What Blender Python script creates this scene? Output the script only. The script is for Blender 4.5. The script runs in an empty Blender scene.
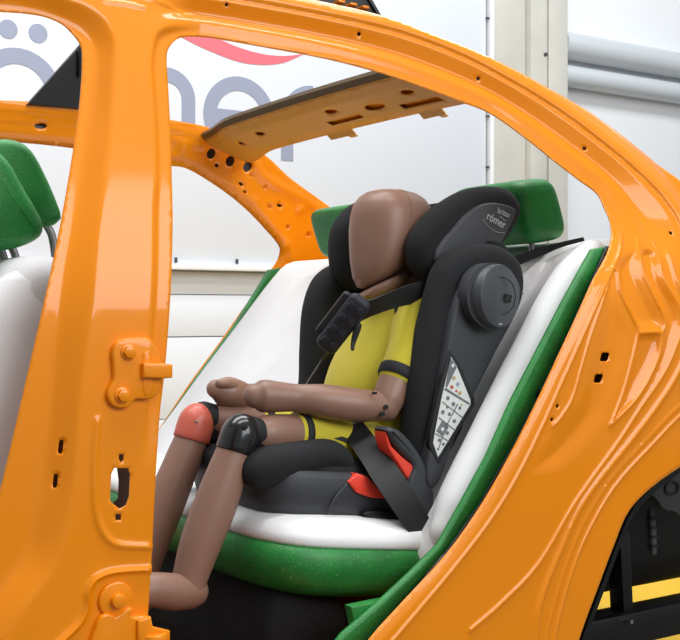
import bpy, bmesh, math, random
import numpy as np
from mathutils import Vector, Matrix
from mathutils.geometry import delaunay_2d_cdt
from mathutils.kdtree import KDTree

random.seed(4)
rng = np.random.default_rng(4)
scene = bpy.context.scene
COL = scene.collection

# ------------------------------------------------------------------ camera
# car axes: X to the rear of the car, Y across it (away from the viewer), Z up
FPX, TH, HOR = 1130.0, math.radians(33.3), 312.0
D0, H = 1.6, 1.2                       # camera stands at (0, -D0, H)
CT, ST = math.cos(TH), math.sin(TH)
cam_d = bpy.data.cameras.new('camera')
cam = bpy.data.objects.new('camera', cam_d)
COL.objects.link(cam)
cam_d.sensor_fit = 'HORIZONTAL'
cam_d.sensor_width = 36.0
cam_d.lens = 36.0 * FPX / 680.0
cam_d.shift_y = (HOR - 320.0) / 680.0
cam_d.clip_start = 0.05
cam.location = (0, -D0, H)
cam.rotation_euler = (math.pi / 2, 0, -TH)
scene.camera = cam

# ------------------------------------------------------------------ light
world = bpy.data.worlds.new('hall_light')
scene.world = world
world.use_nodes = True
bg = world.node_tree.nodes['Background']
bg.inputs[0].default_value = (0.91, 0.96, 1.0, 1)
bg.inputs[1].default_value = 0.36


def area(name, loc, rot, sx, sy, power, col=(1, 1, 1)):
    l = bpy.data.lights.new(name, 'AREA')
    l.shape = 'RECTANGLE'
    l.size, l.size_y, l.energy, l.color = sx, sy, power, col
    o = bpy.data.objects.new(name, l)
    COL.objects.link(o)
    o.location = loc
    o.rotation_euler = rot
    return o


# rows of hall lamps under the ceiling
area('hall_lamp', (1.2, -0.6, 5.2), (0, 0, 0), 5.0, 0.8, 150)
area('hall_lamp', (1.2, 1.4, 5.2), (0, 0, 0), 5.0, 0.8, 120)
area('hall_lamp', (3.4, 1.9, 5.2), (math.radians(32), 0, 0), 10.0, 0.8, 190, (0.93, 0.97, 1.0))
# unseen bright area behind the viewer, added for the sheen on the pillar
area('sheen_light', (2.4, -5.2, 4.35), (math.radians(84), 0, 0), 4.8, 3.7, 330, (0.95, 0.98, 1.0))

scene.view_settings.view_transform = 'Standard'
scene.view_settings.look = 'None'
scene.view_settings.gamma = 1.0
scene.view_settings.use_curve_mapping = False
scene.view_settings.exposure = -0.19


# ------------------------------------------------------------------ pixel <-> place
def P(px, py, Y):
    u = (px - 340.0) / FPX
    t = (D0 + Y) / (CT - u * ST)
    return np.array([t * (ST + u * CT), Y, H + (HOR - py) / FPX * t])


def PX(px, py, X):
    u = (px - 340.0) / FPX
    t = X / (ST + u * CT)
    return np.array([X, t * (CT - u * ST) - D0, H + (HOR - py) / FPX * t])


def yside(z):
    q = np.asarray(z) - (H + 0.03)
    return 0.34 * (np.sqrt(q * q + 0.006) + q) * 0.5


def PS(px, py, off=0.0):
    y = 0.05
    for _ in range(25):
        p = P(px, py, y)
        y = float(yside(p[2])) + off
    return P(px, py, y)


def yfar(z):
    return 1.74 - yside(z)


def PF(px, py, off=0.0):
    y = 1.6
    for _ in range(40):
        p = P(px, py, y)
        y = 0.5 * y + 0.5 * (float(yfar(p[2])) + off)
    return P(px, py, y)


# ------------------------------------------------------------------ materials
def lin(c):
    c = c / 255.0
    return c / 12.92 if c <= 0.04045 else ((c + 0.055) / 1.055) ** 2.4


MATS = {}


def mat(name, rgb, rough=0.5, metal=0.0, coat=0.0, coat_rough=0.1, bump=0.0, bscale=200.0, var=0.0, vscale=8.0,
        spec=0.5, sheen=0.0, speck=None):
    if name in MATS:
        return MATS[name]
    m = bpy.data.materials.new(name)
    m.use_nodes = True
    nt = m.node_tree
    b = nt.nodes['Principled BSDF']
    c = (lin(rgb[0]), lin(rgb[1]), lin(rgb[2]), 1)
    b.inputs['Base Color'].default_value = c
    b.inputs['Roughness'].default_value = rough
    b.inputs['Metallic'].default_value = metal
    b.inputs['Coat Weight'].default_value = coat
    b.inputs['Coat Roughness'].default_value = coat_rough
    b.inputs['Specular IOR Level'].default_value = spec
    b.inputs['Sheen Weight'].default_value = sheen
    tc = nt.nodes.new('ShaderNodeTexCoord')
    col = None
    if var > 0:
        n = nt.nodes.new('ShaderNodeTexNoise')
        n.inputs['Scale'].default_value = vscale
        n.inputs['Detail'].default_value = 5
        nt.links.new(tc.outputs['Object'], n.inputs['Vector'])
        r = nt.nodes.new('ShaderNodeValToRGB')
        r.color_ramp.elements[0].position = 0.3
        r.color_ramp.elements[1].position = 0.7
        r.color_ramp.elements[0].color = tuple(max(0, x * (1 - var)) for x in c[:3]) + (1,)
        r.color_ramp.elements[1].color = tuple(min(1, x * (1 + var)) for x in c[:3]) + (1,)
        nt.links.new(n.outputs['Fac'], r.inputs['Fac'])
        col = r.outputs['Color']
    if speck:
        n2 = nt.nodes.new('ShaderNodeTexNoise')
        n2.inputs['Scale'].default_value = speck[1]
        n2.inputs['Detail'].default_value = 3
        nt.links.new(tc.outputs['Object'], n2.inputs['Vector'])
        r2 = nt.nodes.new('ShaderNodeValToRGB')
        r2.color_ramp.elements[0].position = speck[2]
        r2.color_ramp.elements[1].position = speck[2] + 0.12
        nt.links.new(n2.outputs['Fac'], r2.inputs['Fac'])
        mx = nt.nodes.new('ShaderNodeMixRGB')
        mx.inputs[1].default_value = c
        if col:
            nt.links.new(col, mx.inputs[1])
        mx.inputs[2].default_value = (lin(speck[0][0]), lin(speck[0][1]), lin(speck[0][2]), 1)
        nt.links.new(r2.outputs['Color'], mx.inputs[0])
        col = mx.outputs[0]
    if col:
        nt.links.new(col, b.inputs['Base Color'])
    if bump > 0:
        n = nt.nodes.new('ShaderNodeTexNoise')
        n.inputs['Scale'].default_value = bscale
        n.inputs['Detail'].default_value = 4
        nt.links.new(tc.outputs['Object'], n.inputs['Vector'])
        bp = nt.nodes.new('ShaderNodeBump')
        bp.inputs['Strength'].default_value = bump
        bp.inputs['Distance'].default_value = 0.002
        nt.links.new(n.outputs['Fac'], bp.inputs['Height'])
        nt.links.new(bp.outputs['Normal'], b.inputs['Normal'])
    MATS[name] = m
    return m


ORANGE = mat('orange_paint', (246, 142, 0), 0.40, 0, 0.7, 0.08, bump=0.015, bscale=30, var=0.03, vscale=4, spec=0.2)
GREEN = mat('green_painted_foam', (34, 128, 54), 0.45, 0, 0.0, bump=0.35, bscale=240, var=0.22, vscale=16,
            speck=((130, 180, 135), 300, 0.63))
WHITE = mat('white_painted_foam', (240, 240, 240), 0.6, bump=0.25, bscale=160, var=0.02, vscale=10)
SKIN = mat('brown_vinyl', (146, 110, 93), 0.42, 0, 0.0, bump=0.06, bscale=60, var=0.05, vscale=12)
YELLOW = mat('yellow_neoprene', (208, 192, 50), 0.85, bump=0.15, bscale=500, var=0.05, vscale=14, sheen=0.2)
TRIM = mat('black_tape', (22, 22, 25), 0.7)
FABRIC = mat('black_knit_fabric', (25, 26, 28), 0.9, bump=0.3, bscale=600)
PLASTIC = mat('dark_grey_plastic', (52, 54, 58), 0.5, bump=0.15, bscale=700)
PLASTIC2 = mat('mid_grey_plastic', (66, 68, 73), 0.46, bump=0.1, bscale=700)
NAVY = mat('blue_black_rubber', (34, 36, 46), 0.6)
RED = mat('red_plastic', (246, 72, 52), 0.4)
KNEE_RED = mat('red_rubber', (205, 98, 80), 0.35)
KNEE_BLACK = mat('glossy_black_rubber', (26, 27, 29), 0.22, coat=0.3)
STRAP = mat('black_webbing', (27, 27, 28), 0.5, bump=0.3, bscale=900)
CARPET = mat('black_carpet', (17, 17, 19), 0.95, bump=0.6, bscale=400, speck=((120, 120, 120), 260, 0.74))
DARK = mat('black_steel', (14, 14, 15), 0.35)
DARKGREY = mat('charcoal_board', (35, 36, 38), 0.5)
STEELGREY = mat('cast_grey_steel', (74, 76, 78), 0.45, metal=0.3, bump=0.2, bscale=80)
CHROME = mat('brushed_steel', (176, 176, 176), 0.35, metal=0.9)
CONCRETE = mat('pale_concrete', (206, 203, 193), 0.85, bump=0.2, bscale=60, var=0.08, vscale=3)
WALLW = mat('white_wall_paint', (244, 245, 247), 0.7, bump=0.05, bscale=20)
BANNER = mat('white_banner_film', (228, 232, 239), 0.5)
LETTER = mat('grey_blue_print', (150, 156, 176), 0.6)
SWOOSH = mat('faded_red_print', (232, 110, 122), 0.6)
PIPE = mat('grey_painted_pipe', (208, 213, 217), 0.4)
FLOORM = mat('grey_concrete_floor', (92, 88, 84), 0.6, bump=0.1, bscale=20, var=0.1, vscale=2)
YELLOWFLOOR = mat('yellow_floor_paint', (235, 186, 20), 0.55)
STICKER = mat('white_sticker_paper', (226, 226, 222), 0.5)
STICKER_GREY = mat('grey_sticker_print', (112, 114, 118), 0.5)
STICKER_TAN = mat('tan_sticker_print', (190, 160, 120), 0.5)
STICKER_RED = mat('red_sticker_print', (190, 90, 80), 0.5)
LOGO = mat('pale_grey_print', (176, 178, 180), 0.5)
BLACKHOLE = mat('dark_plastic_mark', (24, 25, 28), 0.5)


# ------------------------------------------------------------------ object helpers
def thing(name, label, cat, loc, group=None):
    o = bpy.data.objects.new(name, None)
    o.empty_display_size = 0.05
    COL.objects.link(o)
    o.location = loc
    o['label'] = label
    o['category'] = cat
    if group:
        o['group'] = group
    return o


def obj(name, verts, faces, m, parent=None, smooth=True, sharp=40.0, label=None):
    me = bpy.data.meshes.new(name)
    v = np.asarray(verts, dtype=float).reshape(-1, 3)
    if parent is not None:
        off = np.array(parent.location)
        p = parent.parent
        while p is not None:
            off = off + np.array(p.location)
            p = p.parent
        v = v - off
    me.from_pydata([tuple(x) for x in v], [], [tuple(int(i) for i in f) for f in faces])
    bm = bmesh.new()
    bm.from_mesh(me)
    bmesh.ops.remove_doubles(bm, verts=bm.verts, dist=1e-6)
    bmesh.ops.recalc_face_normals(bm, faces=bm.faces)
    if smooth:
        lim = math.radians(sharp)
        for f in bm.faces:
            f.smooth = True
        for e in bm.edges:
            if len(e.link_faces) == 2 and e.calc_face_angle(0) > lim:
                e.smooth = False
    bm.to_mesh(me)
    bm.free()
    me.materials.append(m)
    o = bpy.data.objects.new(name, me)
    COL.objects.link(o)
    if parent is not None:
        o.parent = parent
    if label:
        o['label'] = label
    return o


def tag(o, label=None, cat=None, group=None, kind=None):
    if label:
        o['label'] = label
    if cat:
        o['category'] = cat
    if group:
        o['group'] = group
    if kind:
        o['kind'] = kind
    return o


class MB:
    """collects shapes of one part"""

    def __init__(self):
        self.v, self.f = [], []

    def add(self, v, f):
        k = len(self.v)
        self.v += [tuple(map(float, x)) for x in v]
        self.f += [tuple(i + k for i in q) for q in f]
        return self

    def build(self, name, m, parent=None, **k):
        return obj(name, self.v, self.f, m, parent, **k)


def rings_to_mesh(rings, cap=True):
    n = len(rings[0])
    v = [p for r in rings for p in r]
    f = []
    for i in range(len(rings) - 1):
        for j in range(n):
            a, b = i * n + j, i * n + (j + 1) % n
            f.append((a, b, b + n, a + n))
    if cap:
        f.append(tuple(range(n - 1, -1, -1)))
        k = (len(rings) - 1) * n
        f.append(tuple(range(k, k + n)))
    return v, f


def sring(c, a, b, n=28, p=2.0):
    c, a, b = map(np.asarray, (c, a, b))
    out = []
    for i in range(n):
        t = 2 * math.pi * i / n
        x, y = math.cos(t), math.sin(t)
        e = 2.0 / p
        out.append(c + a * math.copysign(abs(x) ** e, x) + b * math.copysign(abs(y) ** e, y))
    return out


def catmull(pts, closed=False, step=None, sub=8):
    pts = [np.asarray(p, float) for p in pts]
    n = len(pts)
    out = []
    rngi = range(n) if closed else range(n - 1)
    for i in rngi:
        p1, p2 = pts[i], pts[(i + 1) % n]
        p0 = pts[i - 1] if (closed or i > 0) else 2 * p1 - p2
        p3 = pts[(i + 2) % n] if (closed or i + 2 < n) else 2 * p2 - p1
        L = np.linalg.norm(p2 - p1)
        k = max(1, int(round(L / step))) if step else sub
        # centripetal-ish: limit tangents
        m1 = (p2 - p0) * L / (np.linalg.norm(p1 - p0) + L + 1e-9)
        m2 = (p3 - p1) * L / (np.linalg.norm(p3 - p2) + L + 1e-9)
        for j in range(k):
            t = j / k
            h00, h10 = 2 * t**3 - 3 * t**2 + 1, t**3 - 2 * t**2 + t
            h01, h11 = -2 * t**3 + 3 * t**2, t**3 - t**2
            out.append(h00 * p1 + h10 * m1 + h01 * p2 + h11 * m2)
    if not closed:
        out.append(pts[-1])
    return out


def tube_mesh(pts, radii, n=20, cap_round=True, sub=6, flat=None):
    """tapered limb along a smooth path with rounded ends"""
    q = [np.append(np.asarray(p, float), r) for p, r in zip(pts, radii)]
    q = catmull(q, False, sub=sub) if len(q) > 2 and sub > 1 else q
    c = [x[:3] for x in q]
    r = [x[3] for x in q]
    T = []
    for i in range(len(c)):
        a = c[max(i - 1, 0)]
        b = c[min(i + 1, len(c) - 1)]
        T.append((b - a) / (np.linalg.norm(b - a) + 1e-12))
    up = np.array([0, 0, 1.0]) if abs(T[0][2]) < 0.9 else np.array([1.0, 0, 0])
    A = np.cross(T[0], up)
    A /= np.linalg.norm(A)
    rings = []

    def ring(cc, t, rr):
        nonlocal A
        A = A - t * np.dot(A, t)
        A /= np.linalg.norm(A)
        B = np.cross(t, A)
        return sring(cc, A * rr, B * rr, n)

    if cap_round:
        for k in range(5):
            a = math.pi / 2 * (k / 5.0)
            rings.append(ring(c[0] - T[0] * r[0] * math.cos(a), T[0], max(r[0] * math.sin(a), r[0] * 0.03)))
    for i in range(len(c)):
        rings.append(ring(c[i], T[i], r[i]))
    if cap_round:
        for k in range(1, 6):
            a = math.pi / 2 * (k / 5.0)
            rings.append(ring(c[-1] + T[-1] * r[-1] * math.sin(a), T[-1], max(r[-1] * math.cos(a), r[-1] * 0.03)))
    return rings_to_mesh(rings)


def tube(name, pts, radii, m, parent, **k):
    lab = k.pop('label', None)
    v, f = tube_mesh(pts, radii, **k)
    return obj(name, v, f, m, parent, sharp=60, label=lab)


def poly_area(p):
    x, y = p[:, 0], p[:, 1]
    return 0.5 * float(np.sum(x * np.roll(y, -1) - np.roll(x, -1) * y))


def inset(p, d):
    """move a ccw polygon inwards by d"""
    e = np.roll(p, -1, 0) - p
    L = np.linalg.norm(e, axis=1, keepdims=True) + 1e-12
    n = np.stack([-e[:, 1], e[:, 0]], 1) / L
    m = n + np.roll(n, 1, 0)
    m /= (np.linalg.norm(m, axis=1, keepdims=True) + 1e-9)
    c = np.clip(np.sum(m * n, 1, keepdims=True), 0.5, 1)
    return p + m * d / c


def slab_mesh(poly, to3, w0, w1, r=0.004, steps=3, r_back=None):
    """rounded prism: poly (N,2) -> to3(x, y, w), w from w0 (front) to w1"""
    p = np.asarray(poly, float)
    if poly_area(p) < 0:
        p = p[::-1]
    s = 1 if w1 > w0 else -1
    rb = r if r_back is None else r_back
    rings = []
    for k in range(steps + 1):
        a = math.pi / 2 * k / steps
        rings.append((inset(p, r * (1 - math.sin(a))), w0 + s * r * (1 - math.cos(a))))
    for k in range(steps + 1):
        a = math.pi / 2 * k / steps
        rings.append((inset(p, rb * (1 - math.cos(a))), w1 - s * rb * (1 - math.sin(a))))
    R = [[to3(x, y, w) for x, y in q] for q, w in rings]
    return rings_to_mesh(R)


def px_slab(name, pxs, Y0, Y1, m, parent, r=0.006, smooth_outline=True, steps=4, step=0.008, r_back=None, sharp=45,
            label=None, ref=None):
    """outline read at depth ref (default Y0), extruded across the car from Y0 to Y1"""
    q = np.array([P(x, y, Y0 if ref is None else ref)[[0, 2]] for x, y in pxs])
    if smooth_outline:
        q = np.array(catmull(list(q), True, step=step))
    v, f = slab_mesh(q, lambda x, z, w: (x, w, z), Y0, Y1, r, steps, r_back)
    return obj(name, v, f, m, parent, sharp=sharp, label=label)


def box_mesh(c, s, r=0.0, R=None, steps=2):
    hx, hy, hz = s[0] / 2, s[1] / 2, s[2] / 2
    c = np.asarray(c, float)
    R = np.eye(3) if R is None else R
    if r <= 0:
        v = [c + R @ np.array([x * hx, y * hy, z * hz]) for x in (-1, 1) for y in (-1, 1) for z in (-1, 1)]
        f = [(0, 1, 3, 2), (4, 6, 7, 5), (0, 4, 5, 1), (2, 3, 7, 6), (0, 2, 6, 4), (1, 5, 7, 3)]
        return v, f
    # rounded rectangle in local xy extruded in z with rounding
    pts = []
    for (sx, sy, a0) in ((1, 1, 0), (-1, 1, 90), (-1, -1, 180), (1, -1, 270)):
        for k in range(4):
            a = math.radians(a0 + 30 * k)
            pts.append((sx * (hx - r) + r * math.cos(a), sy * (hy - r) + r * math.sin(a)))
    return slab_mesh(np.array(pts), lambda x, y, w: c + R @ np.array([x, y, w]), -hz, hz, r * 0.98, steps)


def rotm(ax, deg):
    return np.array(Matrix.Rotation(math.radians(deg), 3, ax))


def box(name, c, s, m, parent=None, r=0.0, R=None, **k):
    v, f = box_mesh(c, s, r, R)
    return obj(name, v, f, m, parent, **k)


def cyl_mesh(p0, p1, r, n=28, bevel=0.0, r1=None):
    p0, p1 = np.asarray(p0, float), np.asarray(p1, float)
    t = (p1 - p0) / np.linalg.norm(p1 - p0)
    up = np.array([0, 0, 1.0]) if abs(t[2]) < 0.9 else np.array([1.0, 0, 0])
    A = np.cross(t, up)
    A /= np.linalg.norm(A)
    B = np.cross(t, A)
    r1 = r if r1 is None else r1
    rings = []
    if bevel > 0:
        rings.append(sring(p0, A * (r - bevel), B * (r - bevel), n))
        rings.append(sring(p0 + t * bevel * 0.3, A * (r - bevel * 0.3), B * (r - bevel * 0.3), n))
        rings.append(sring(p0 + t * bevel, A * r, B * r, n))
    else:
        rings.append(sring(p0, A * r, B * r, n))
    rings.append(sring(p1, A * r1, B * r1, n))
    return rings_to_mesh(rings)


def cyl(name, p0, p1, r, m, parent=None, **k):
    lab = k.pop('label', None)
    v, f = cyl_mesh(p0, p1, r, **k)
    return obj(name, v, f, m, parent, sharp=35, label=lab)


def ribbon(name, pts, widths, wdirs, m, parent, th=0.0025, sub=8, label=None):
    """strap: path, half-width vectors"""
    q = [np.concatenate([np.asarray(p, float), np.asarray(d, float) / np.linalg.norm(d) * w / 2])
         for p, w, d in zip(pts, widths, wdirs)]
    q = catmull(q, False, sub=sub)
    rings = []
    for i, x in enumerate(q):
        c, w = x[:3], x[3:]
        a, b = q[max(i - 1, 0)][:3], q[min(i + 1, len(q) - 1)][:3]
        t = (b - a) / np.linalg.norm(b - a)
        nrm = np.cross(t, w)
        nrm = nrm / np.linalg.norm(nrm) * th / 2
        rings.append([c - w - nrm, c + w - nrm, c + w + nrm, c - w + nrm])
    v, f = rings_to_mesh(rings)
    return obj(name, v, f, m, parent, sharp=50, label=label)


# ---------------- sheet metal: triangulated panel with real holes and pressed relief
def inpoly(p, poly):
    x, y = p[:, 0], p[:, 1]
    c = np.zeros(len(p), bool)
    n = len(poly)
    for i in range(n):
        x0, y0 = poly[i]
        x1, y1 = poly[(i + 1) % n]
        if y0 == y1:
            continue
        k = (y0 > y) != (y1 > y)
        c ^= k & (x < (x1 - x0) * (y - y0) / (y1 - y0) + x0)
    return c


def dist(p, line, closed=False, lim=None):
    line = np.asarray(line)
    if lim is not None:
        mn, mx = line.min(0) - lim, line.max(0) + lim
        k = (p[:, 0] > mn[0]) & (p[:, 0] < mx[0]) & (p[:, 1] > mn[1]) & (p[:, 1] < mx[1])
        out = np.full(len(p), 1e3)
        if k.any():
            out[k] = dist(p[k], line, closed)
        return out
    n = len(line)
    d = np.full(len(p), 1e9)
    for i in range(n if closed else n - 1):
        a, b = line[i], line[(i + 1) % n]
        ab = b - a
        L2 = float(ab @ ab)
        if L2 < 1e-14:
            continue
        t = np.clip(((p - a) @ ab) / L2, 0, 1)
        q = a + t[:, None] * ab
        d = np.minimum(d, np.hypot(p[:, 0] - q[:, 0], p[:, 1] - q[:, 1]))
    return d


def sheet_mesh(outlines, holes, to3, grid, feats=()):
    """outlines: list of closed polygons (outer first, further ones are openings)"""
    allp, edges = [], []

    def addloop(l, closed=True):
        k = len(allp)
        allp.extend([tuple(q) for q in l])
        n = len(l)
        for i in range(n if closed else n - 1):
            edges.append((k + i, k + (i + 1) % n))

    for o in outlines:
        addloop(o)
    for h in holes:
        addloop(h)
    for l in feats:
        addloop(l, False)
    out = outlines[0]
    mn, mx = out.min(0), out.max(0)
    gx = np.arange(mn[0], mx[0], grid)
    gz = np.arange(mn[1], mx[1], grid * 0.866)
    G = np.stack(np.meshgrid(gx, gz), -1)
    G[1::2, :, 0] += grid / 2
    G = G.reshape(-1, 2)
    ok = inpoly(G, out)
    for o in outlines[1:]:
        ok &= ~inpoly(G, o)
    G = G[ok]
    kd = KDTree(len(allp))
    for i, q in enumerate(allp):
        kd.insert((q[0], q[1], 0), i)
    kd.balance()
    G = G[np.array([kd.find((a, b, 0))[2] for a, b in G]) > grid * 0.6]
    for h in holes:
        G = G[~inpoly(G, h)]
    pts = [Vector(q) for q in allp] + [Vector(q) for q in G]
    V, E, F, *_ = delaunay_2d_cdt(pts, edges, [], 0, 1e-6)
    V = np.array([(v.x, v.y) for v in V])
    F = np.array(F)
    c = V[F].mean(1)
    ok = inpoly(c, out)
    for o in list(outlines[1:]) + list(holes):
        ok &= ~inpoly(c, np.asarray(o))
    F = F[ok]
    return to3(V), F.tolist()


def sm(a, b, x):
    t = np.clip((x - a) / (b - a), 0, 1)
    return t * t * (3 - 2 * t)


def circ(c, r, n=14, ry=None, rot=0.0):
    ry = r if ry is None else ry
    a = np.linspace(0, 2 * math.pi, n, endpoint=False)
    x, y = r * np.cos(a), ry * np.sin(a)
    return np.stack([c[0] + x * math.cos(rot) - y * math.sin(rot), c[1] + x * math.sin(rot) + y * math.cos(rot)], 1)


# =================================================================== THE HALL
def structure(o, label=None):
    o['kind'] = 'structure'
    if label:
        o['label'] = label
    return o


YW = 4.5          # wall plane
YB = 4.40         # face of the banner
structure(box('floor', (1.5, 0.5, -0.05), (18, 12, 0.1), FLOORM), 'grey concrete hall floor')
structure(box('wall_back', (2.0, YW + 0.1, 2.5), (17, 0.2, 5.0), WALLW), 'white painted hall wall')
tag(box('floor_mat', (3.15, 2.1, 0.005), (2.5, 3.6, 0.008), YELLOWFLOOR, r=0.003),
    'flat yellow floor panel seen through the rear wheel arch', 'floor mat')

# lower wall boards under the banner
wl = thing('wall_cladding', 'pale horizontal wall boards under the big banner', 'cladding', (0, YW, 0))
wl['kind'] = 'structure'
zb = P(220, 266, YB)[2]
zs = [zb - 0.03, zb - 0.17, zb - 0.42, zb - 0.9, 0.0]
for i in range(4):
    v, f = box_mesh((-0.5, YW - 0.012 - 0.004 * (i % 2), (zs[i] + zs[i + 1]) / 2), (10.1, 0.02, zs[i] - zs[i + 1] - 0.006), 0.003)
    obj('board', v, f, mat('cool_white_board', (232, 237, 244), .6), wl)

# the big banner with its lettering
xr = P(486, 100, YB)[0]
bn = thing('wall_banner', 'huge white wall banner with grey-blue lettering and red swoosh', 'banner', (0, YB, zb))
v, f = box_mesh(((xr - 6) / 2, YB + 0.015, (zb + 5) / 2), (xr + 6, 0.03, 5 - zb), 0.004)
obj('sheet', v, f, BANNER, bn)
v, f = box_mesh(((xr - 6) / 2, YB + 0.0, zb - 0.012), (xr + 6.0, 0.07, 0.03), 0.006)
obj('bottom_rail', v, f, WALLW, bn)
v, f = box_mesh((P(491, 100, YB - .01)[0], YB, 2.8), (0.032, 0.06, 4.4), 0.005)
obj('side_rail', v, f, WALLW, bn)
for px, py in ((39, 259), (176, 260), (237, 261.5)):
    c = P(px, py, YB - 0.01)
    v, f = box_mesh(c, (0.012, 0.02, 0.03), 0.003)
    obj('clip', v, f, PLASTIC2, bn)
for py in (18, 70, 116, 167, 215):
    c = P(487.5, py, YB - 0.01)
    v, f = box_mesh(c, (0.022, 0.02, 0.012), 0.003)
    obj('clip', v, f, PLASTIC2, bn)


def flat(name, loops, m, parent, Y0, holes=(), th=0.004):
    """flat print with a little thickness, outline in (X, Z)"""
    allp, edges = [], []
    for l in list(loops) + list(holes):
        k = len(allp)
        allp += [Vector(q) for q in l]
        edges += [(k + i, k + (i + 1) % len(l)) for i in range(len(l))]
    V, E, F, *_ = delaunay_2d_cdt(allp, edges, [], 0, 1e-7)
    V = np.array([(q.x, q.y) for q in V])
    F = np.array(F)
    c = V[F].mean(1)
    ok = np.zeros(len(c), bool)
    for l in loops:
        ok |= inpoly(c, np.asarray(l))
    for h in holes:
        ok &= ~inpoly(c, np.asarray(h))
    F = F[ok].tolist()
    n = len(V)
    vv = [(x, Y0 - th, z) for x, z in V] + [(x, Y0, z) for x, z in V]
    cnt = {}
    for t in F:
        for a, b in ((t[0], t[1]), (t[1], t[2]), (t[2], t[0])):
            cnt[(a, b)] = 1
    ff = list(F) + [tuple(i + n for i in t[::-1]) for t in F]
    for (a, b) in list(cnt):
        if (b, a) not in cnt:
            ff.append((a, b, b + n, a + n))
    return obj(name, vv, ff, m, parent, smooth=False)


def WP(px, py):
    q = P(px, py, YB)
    return np.array([q[0], q[2]])


S = 1.0 / FPX


def mpp(px):                     # metres per vertical pixel on the banner
    return (D0 + YB) / (CT - (px - 340) / FPX * ST) / FPX


# letters of the word: r (out of frame), o with two dots, m, e, r
R0 = 45 * mpp(18)
st = 16 * mpp(18)
c0 = WP(18, 93)
flat('letter_o', [circ(c0, R0, 64)], LETTER, bn, YB, [circ(c0, R0 - st, 64)])
for px, py in ((8, 29.2), (38, 33.4)):
    flat('letter_dot', [circ(WP(px, py), 9.6 * mpp(px), 32)], LETTER, bn, YB)
base = c0[1] - R0
ce = np.array([WP(239.5, 113)[0], c0[1]])
# e
a = np.linspace(math.radians(0), math.radians(318), 60)
outer = [ce + R0 * np.array([math.cos(t), math.sin(t)]) for t in a]
inner = [ce + (R0 - st) * np.array([math.cos(t), math.sin(t)]) for t in a[::-1]]
flat('letter_e', [np.array(outer + inner), np.array([ce + (-R0 + st * .5, st * .42), ce + (R0 - st * .3, st * .42), ce + (R0, 0), ce + (R0 * .98, -st * .5), ce + (-R0 + st * .5, -st * .5)])],
     LETTER, bn, YB)


def stem(x0, z0, z1):
    return np.array([(x0, z0), (x0 + st, z0), (x0 + st, z1), (x0, z1)])


def arch(xc, zc, r):
    a = np.linspace(0, math.pi, 30)
    return np.array([(xc + r * math.cos(t), zc + r * math.sin(t)) for t in a] +
                    [(xc + (r - st) * math.cos(t), zc + (r - st) * math.sin(t)) for t in a[::-1]])


xm = WP(195, 100)[0]                # right side of the m
ra = R0 * 0.74
zc_ = c0[1] + R0 - ra
for k in range(2):
    xc = xm - ra - k * (2 * ra - st)
    flat('letter_m', [arch(xc, zc_, ra), stem(xc + ra - st, base, zc_ + .001)], LETTER, bn, YB)
flat('letter_m', [stem(xm - 2 * (2 * ra - st) - st, base, c0[1] + R0)], LETTER, bn, YB)
xs = WP(281, 150)[0]
a = np.linspace(math.radians(88), math.radians(180), 20)
rr = R0 * .93
xc = xs + rr
zc2 = c0[1] + R0 - rr
flat('letter_r', [np.array([(xc + rr * math.cos(t), zc2 + rr * math.sin(t)) for t in a] +
                           [(xc + (rr - st) * math.cos(t), zc2 + (rr - st) * math.sin(t)) for t in a[::-1]]),
                  stem(xs, base, zc2 + .001)], LETTER, bn, YB)
xl = c0[0] - R0 - 0.42
flat('letter_r', [np.array([(xl + rr + rr * math.cos(t), zc2 + rr * math.sin(t)) for t in a] +
                           [(xl + rr + (rr - st) * math.cos(t), zc2 + (rr - st) * math.sin(t)) for t in a[::-1]]),
                  stem(xl, base, zc2 + .001)], LETTER, bn, YB)
low = [(140, 8), (160, 24), (183, 38), (205, 49), (238, 61.5), (262, 64.8), (284, 62.5), (304, 54)]
upp = [(304, 54), (284, 56), (262, 54), (236, 46.5), (212, 35), (180, 14), (160, -2)]
sw = catmull([WP(*q) for q in low], False, sub=6) + catmull([WP(*q) for q in upp], False, sub=6)[1:]
flat('swoosh', [np.array(sw)], SWOOSH, bn, YB)

# concrete column beside the banner
cc = thing('concrete_column', 'pale concrete column with a vertical groove', 'column', (P(530, 100, YB)[0], YB - .1, 0))
cc['kind'] = 'structure'
x0, x1, x2, x3 = (P(p, 100, YB - .05)[0] for p in (497, 529, 546, 566))
v, f = box_mesh(((x0 + x1) / 2, YB + .06, 2.5), (x1 - x0, 0.16, 5.0), 0.008)
obj('column_side', v, f, CONCRETE, cc)
v, f = box_mesh(((x1 + x2) / 2, YB + .03, 2.5), (x2 - x1 - .008, 0.2, 5.0), 0.008)
obj('column_strip', v, f, CONCRETE, cc)
v, f = box_mesh(((x2 + x3) / 2 + .008, YB + .03, 2.5), (x3 - x2 - .012, 0.2, 5.0), 0.008)
obj('column_strip', v, f, CONCRETE, cc)
cyl('bolt', P(547, 54, YB - .075), P(547, 54, YB - .1) + np.array([0, .03, 0]), 0.012, PLASTIC2, cc)

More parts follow.
